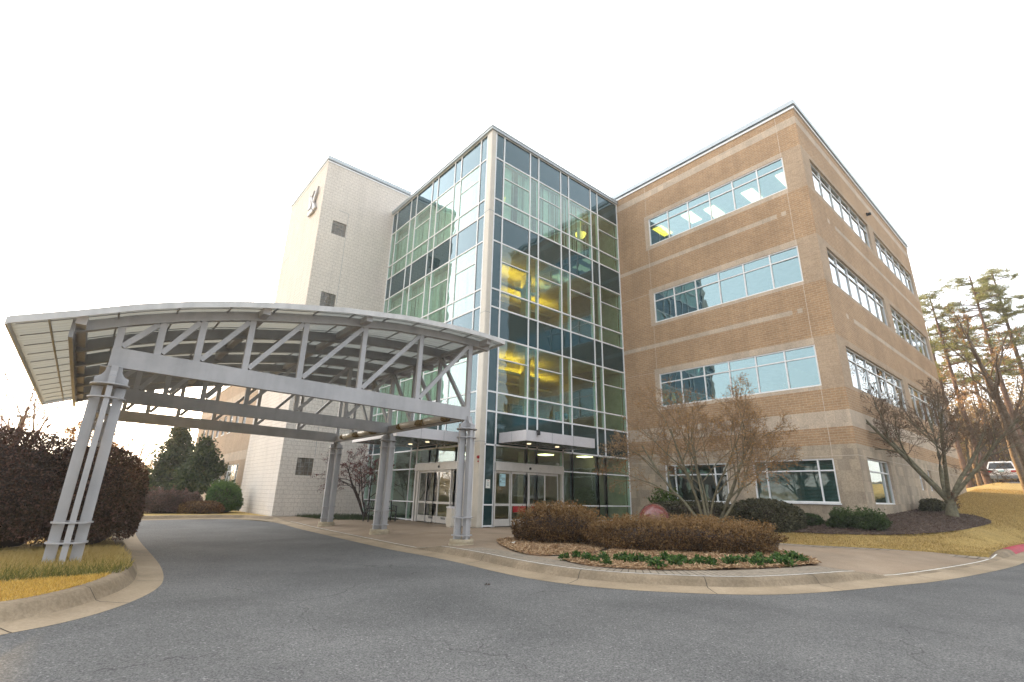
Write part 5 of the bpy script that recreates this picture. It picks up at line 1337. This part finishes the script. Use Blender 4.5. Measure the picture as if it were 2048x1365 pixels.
# ------------------------------------------------------------------ light, sky, camera
hz = MB(); hz.box((-450, -120, -1.4), (450, 520, 24.5)); hm, nt, out = nodes('haze_air')
pv = N(nt, 'ShaderNodeVolumePrincipled', i_Density=.0013); pv.inputs['Color'].default_value = (.97, .96, .95, 1); pv.inputs['Anisotropy'].default_value = .35; L(nt, pv, 'Volume', out, 'Volume')
ho = hz.build('haze', hm); tag(ho, kind='stuff'); ho['label'] = 'thin bright haze filling the air'; ho['category'] = 'haze'

SAZ, SEL = 80., 12.0
s = Vector((math.cos(R(SAZ)) * math.cos(R(SEL)), math.sin(R(SAZ)) * math.cos(R(SEL)), math.sin(R(SEL))))
sun = bpy.data.lights.new('sun', 'SUN'); sun.energy = 5.0; sun.angle = R(.7); sun.color = (1, .64, .24)
so = bpy.data.objects.new('sun', sun); COL.objects.link(so); so.rotation_euler = s.to_track_quat('Z', 'Y').to_euler(); so.location = (0, 80, 40)
w = bpy.data.worlds.new('World'); sc.world = w; w.use_nodes = True; nt = w.node_tree; nt.nodes.clear()
out = nt.nodes.new('ShaderNodeOutputWorld')
sky = N(nt, 'ShaderNodeTexSky', sky_type='NISHITA', sun_disc=False, sun_elevation=R(SEL), sun_rotation=R(90 - SAZ), altitude=100, air_density=1.0, dust_density=3.0, ozone_density=1.0)
bg = N(nt, 'ShaderNodeBackground', i_Strength=.05); L(nt, sky, 'Color', bg, 'Color')
tc = N(nt, 'ShaderNodeTexCoord'); mp = N(nt, 'ShaderNodeMapping'); mp.inputs['Scale'].default_value = (1, 1, 3.2); L(nt, tc, 'Generated', mp, 'Vector')
nz = N(nt, 'ShaderNodeTexNoise', i_Scale=1.4, i_Detail=7.0, i_Roughness=.55, i_Distortion=.3); L(nt, mp, 'Vector', nz, 'Vector')
rp_ = ramp(nt, [(.30, (.90, .93, .97)), (.70, (1.04, 1.02, 1.0))]); L(nt, nz, 'Fac', rp_, 'Fac')
# thin high cloud scatters light forward: brightest towards the hidden sun, bluish and dimmer away from it
dt = N(nt, 'ShaderNodeVectorMath', operation='DOT_PRODUCT'); L(nt, tc, 'Generated', dt, 0); dt.inputs[1].default_value = tuple(s)
m1 = N(nt, 'ShaderNodeMapRange', i_From_Min=-1.0, i_From_Max=1.0); L(nt, dt, 'Value', m1, 'Value')
r1 = ramp(nt, [(0, (.50, .53, .56)), (.5, (.86, .88, .89)), (.80, (1.25, 1.24, 1.21)), (1, (3.1, 3.08, 3.05))]); L(nt, m1, 'Result', r1, 'Fac')
mm = N(nt, 'ShaderNodeMix', data_type='RGBA', blend_type='MULTIPLY'); mm.inputs[0].default_value = 1; L(nt, rp_, 'Color', mm, 6); L(nt, r1, 'Color', mm, 7)
bg2 = N(nt, 'ShaderNodeBackground', i_Strength=1.0); L(nt, mm, 2, bg2, 'Color')
ad = nt.nodes.new('ShaderNodeAddShader'); L(nt, bg, 'Background', ad, 0); L(nt, bg2, 'Background', ad, 1); L(nt, ad, 'Shader', out, 'Surface')

YAW, PIT, ROL, F = 0.87136352, 0.30682159, 0.02270211, 974.53
f = Vector((math.cos(YAW) * math.cos(PIT), math.sin(YAW) * math.cos(PIT), math.sin(PIT))); rt = Vector((math.sin(YAW), -math.cos(YAW), 0)); up = rt.cross(f)
r2 = rt * math.cos(ROL) + up * math.sin(ROL); u2 = up * math.cos(ROL) - rt * math.sin(ROL)
cam = bpy.data.cameras.new('camera'); cam.sensor_width = 36; cam.lens = 36 * F / 2048; cam.clip_start = .05; cam.clip_end = 3000
co = bpy.data.objects.new('camera', cam); COL.objects.link(co)
co.matrix_world = Matrix(((r2.x, u2.x, -f.x, 0), (r2.y, u2.y, -f.y, 0), (r2.z, u2.z, -f.z, 1.2), (0, 0, 0, 1)))
sc.camera = co
vs = sc.view_settings; vs.view_transform = 'Standard'; vs.look = 'None'; vs.exposure = 1.03; vs.gamma = 1; vs.use_curve_mapping = False
sc.cycles.max_bounces = 8; sc.cycles.transparent_max_bounces = 12; sc.cycles.caustics_reflective = False; sc.cycles.caustics_refractive = False
sc.cycles.sample_clamp_indirect = 6
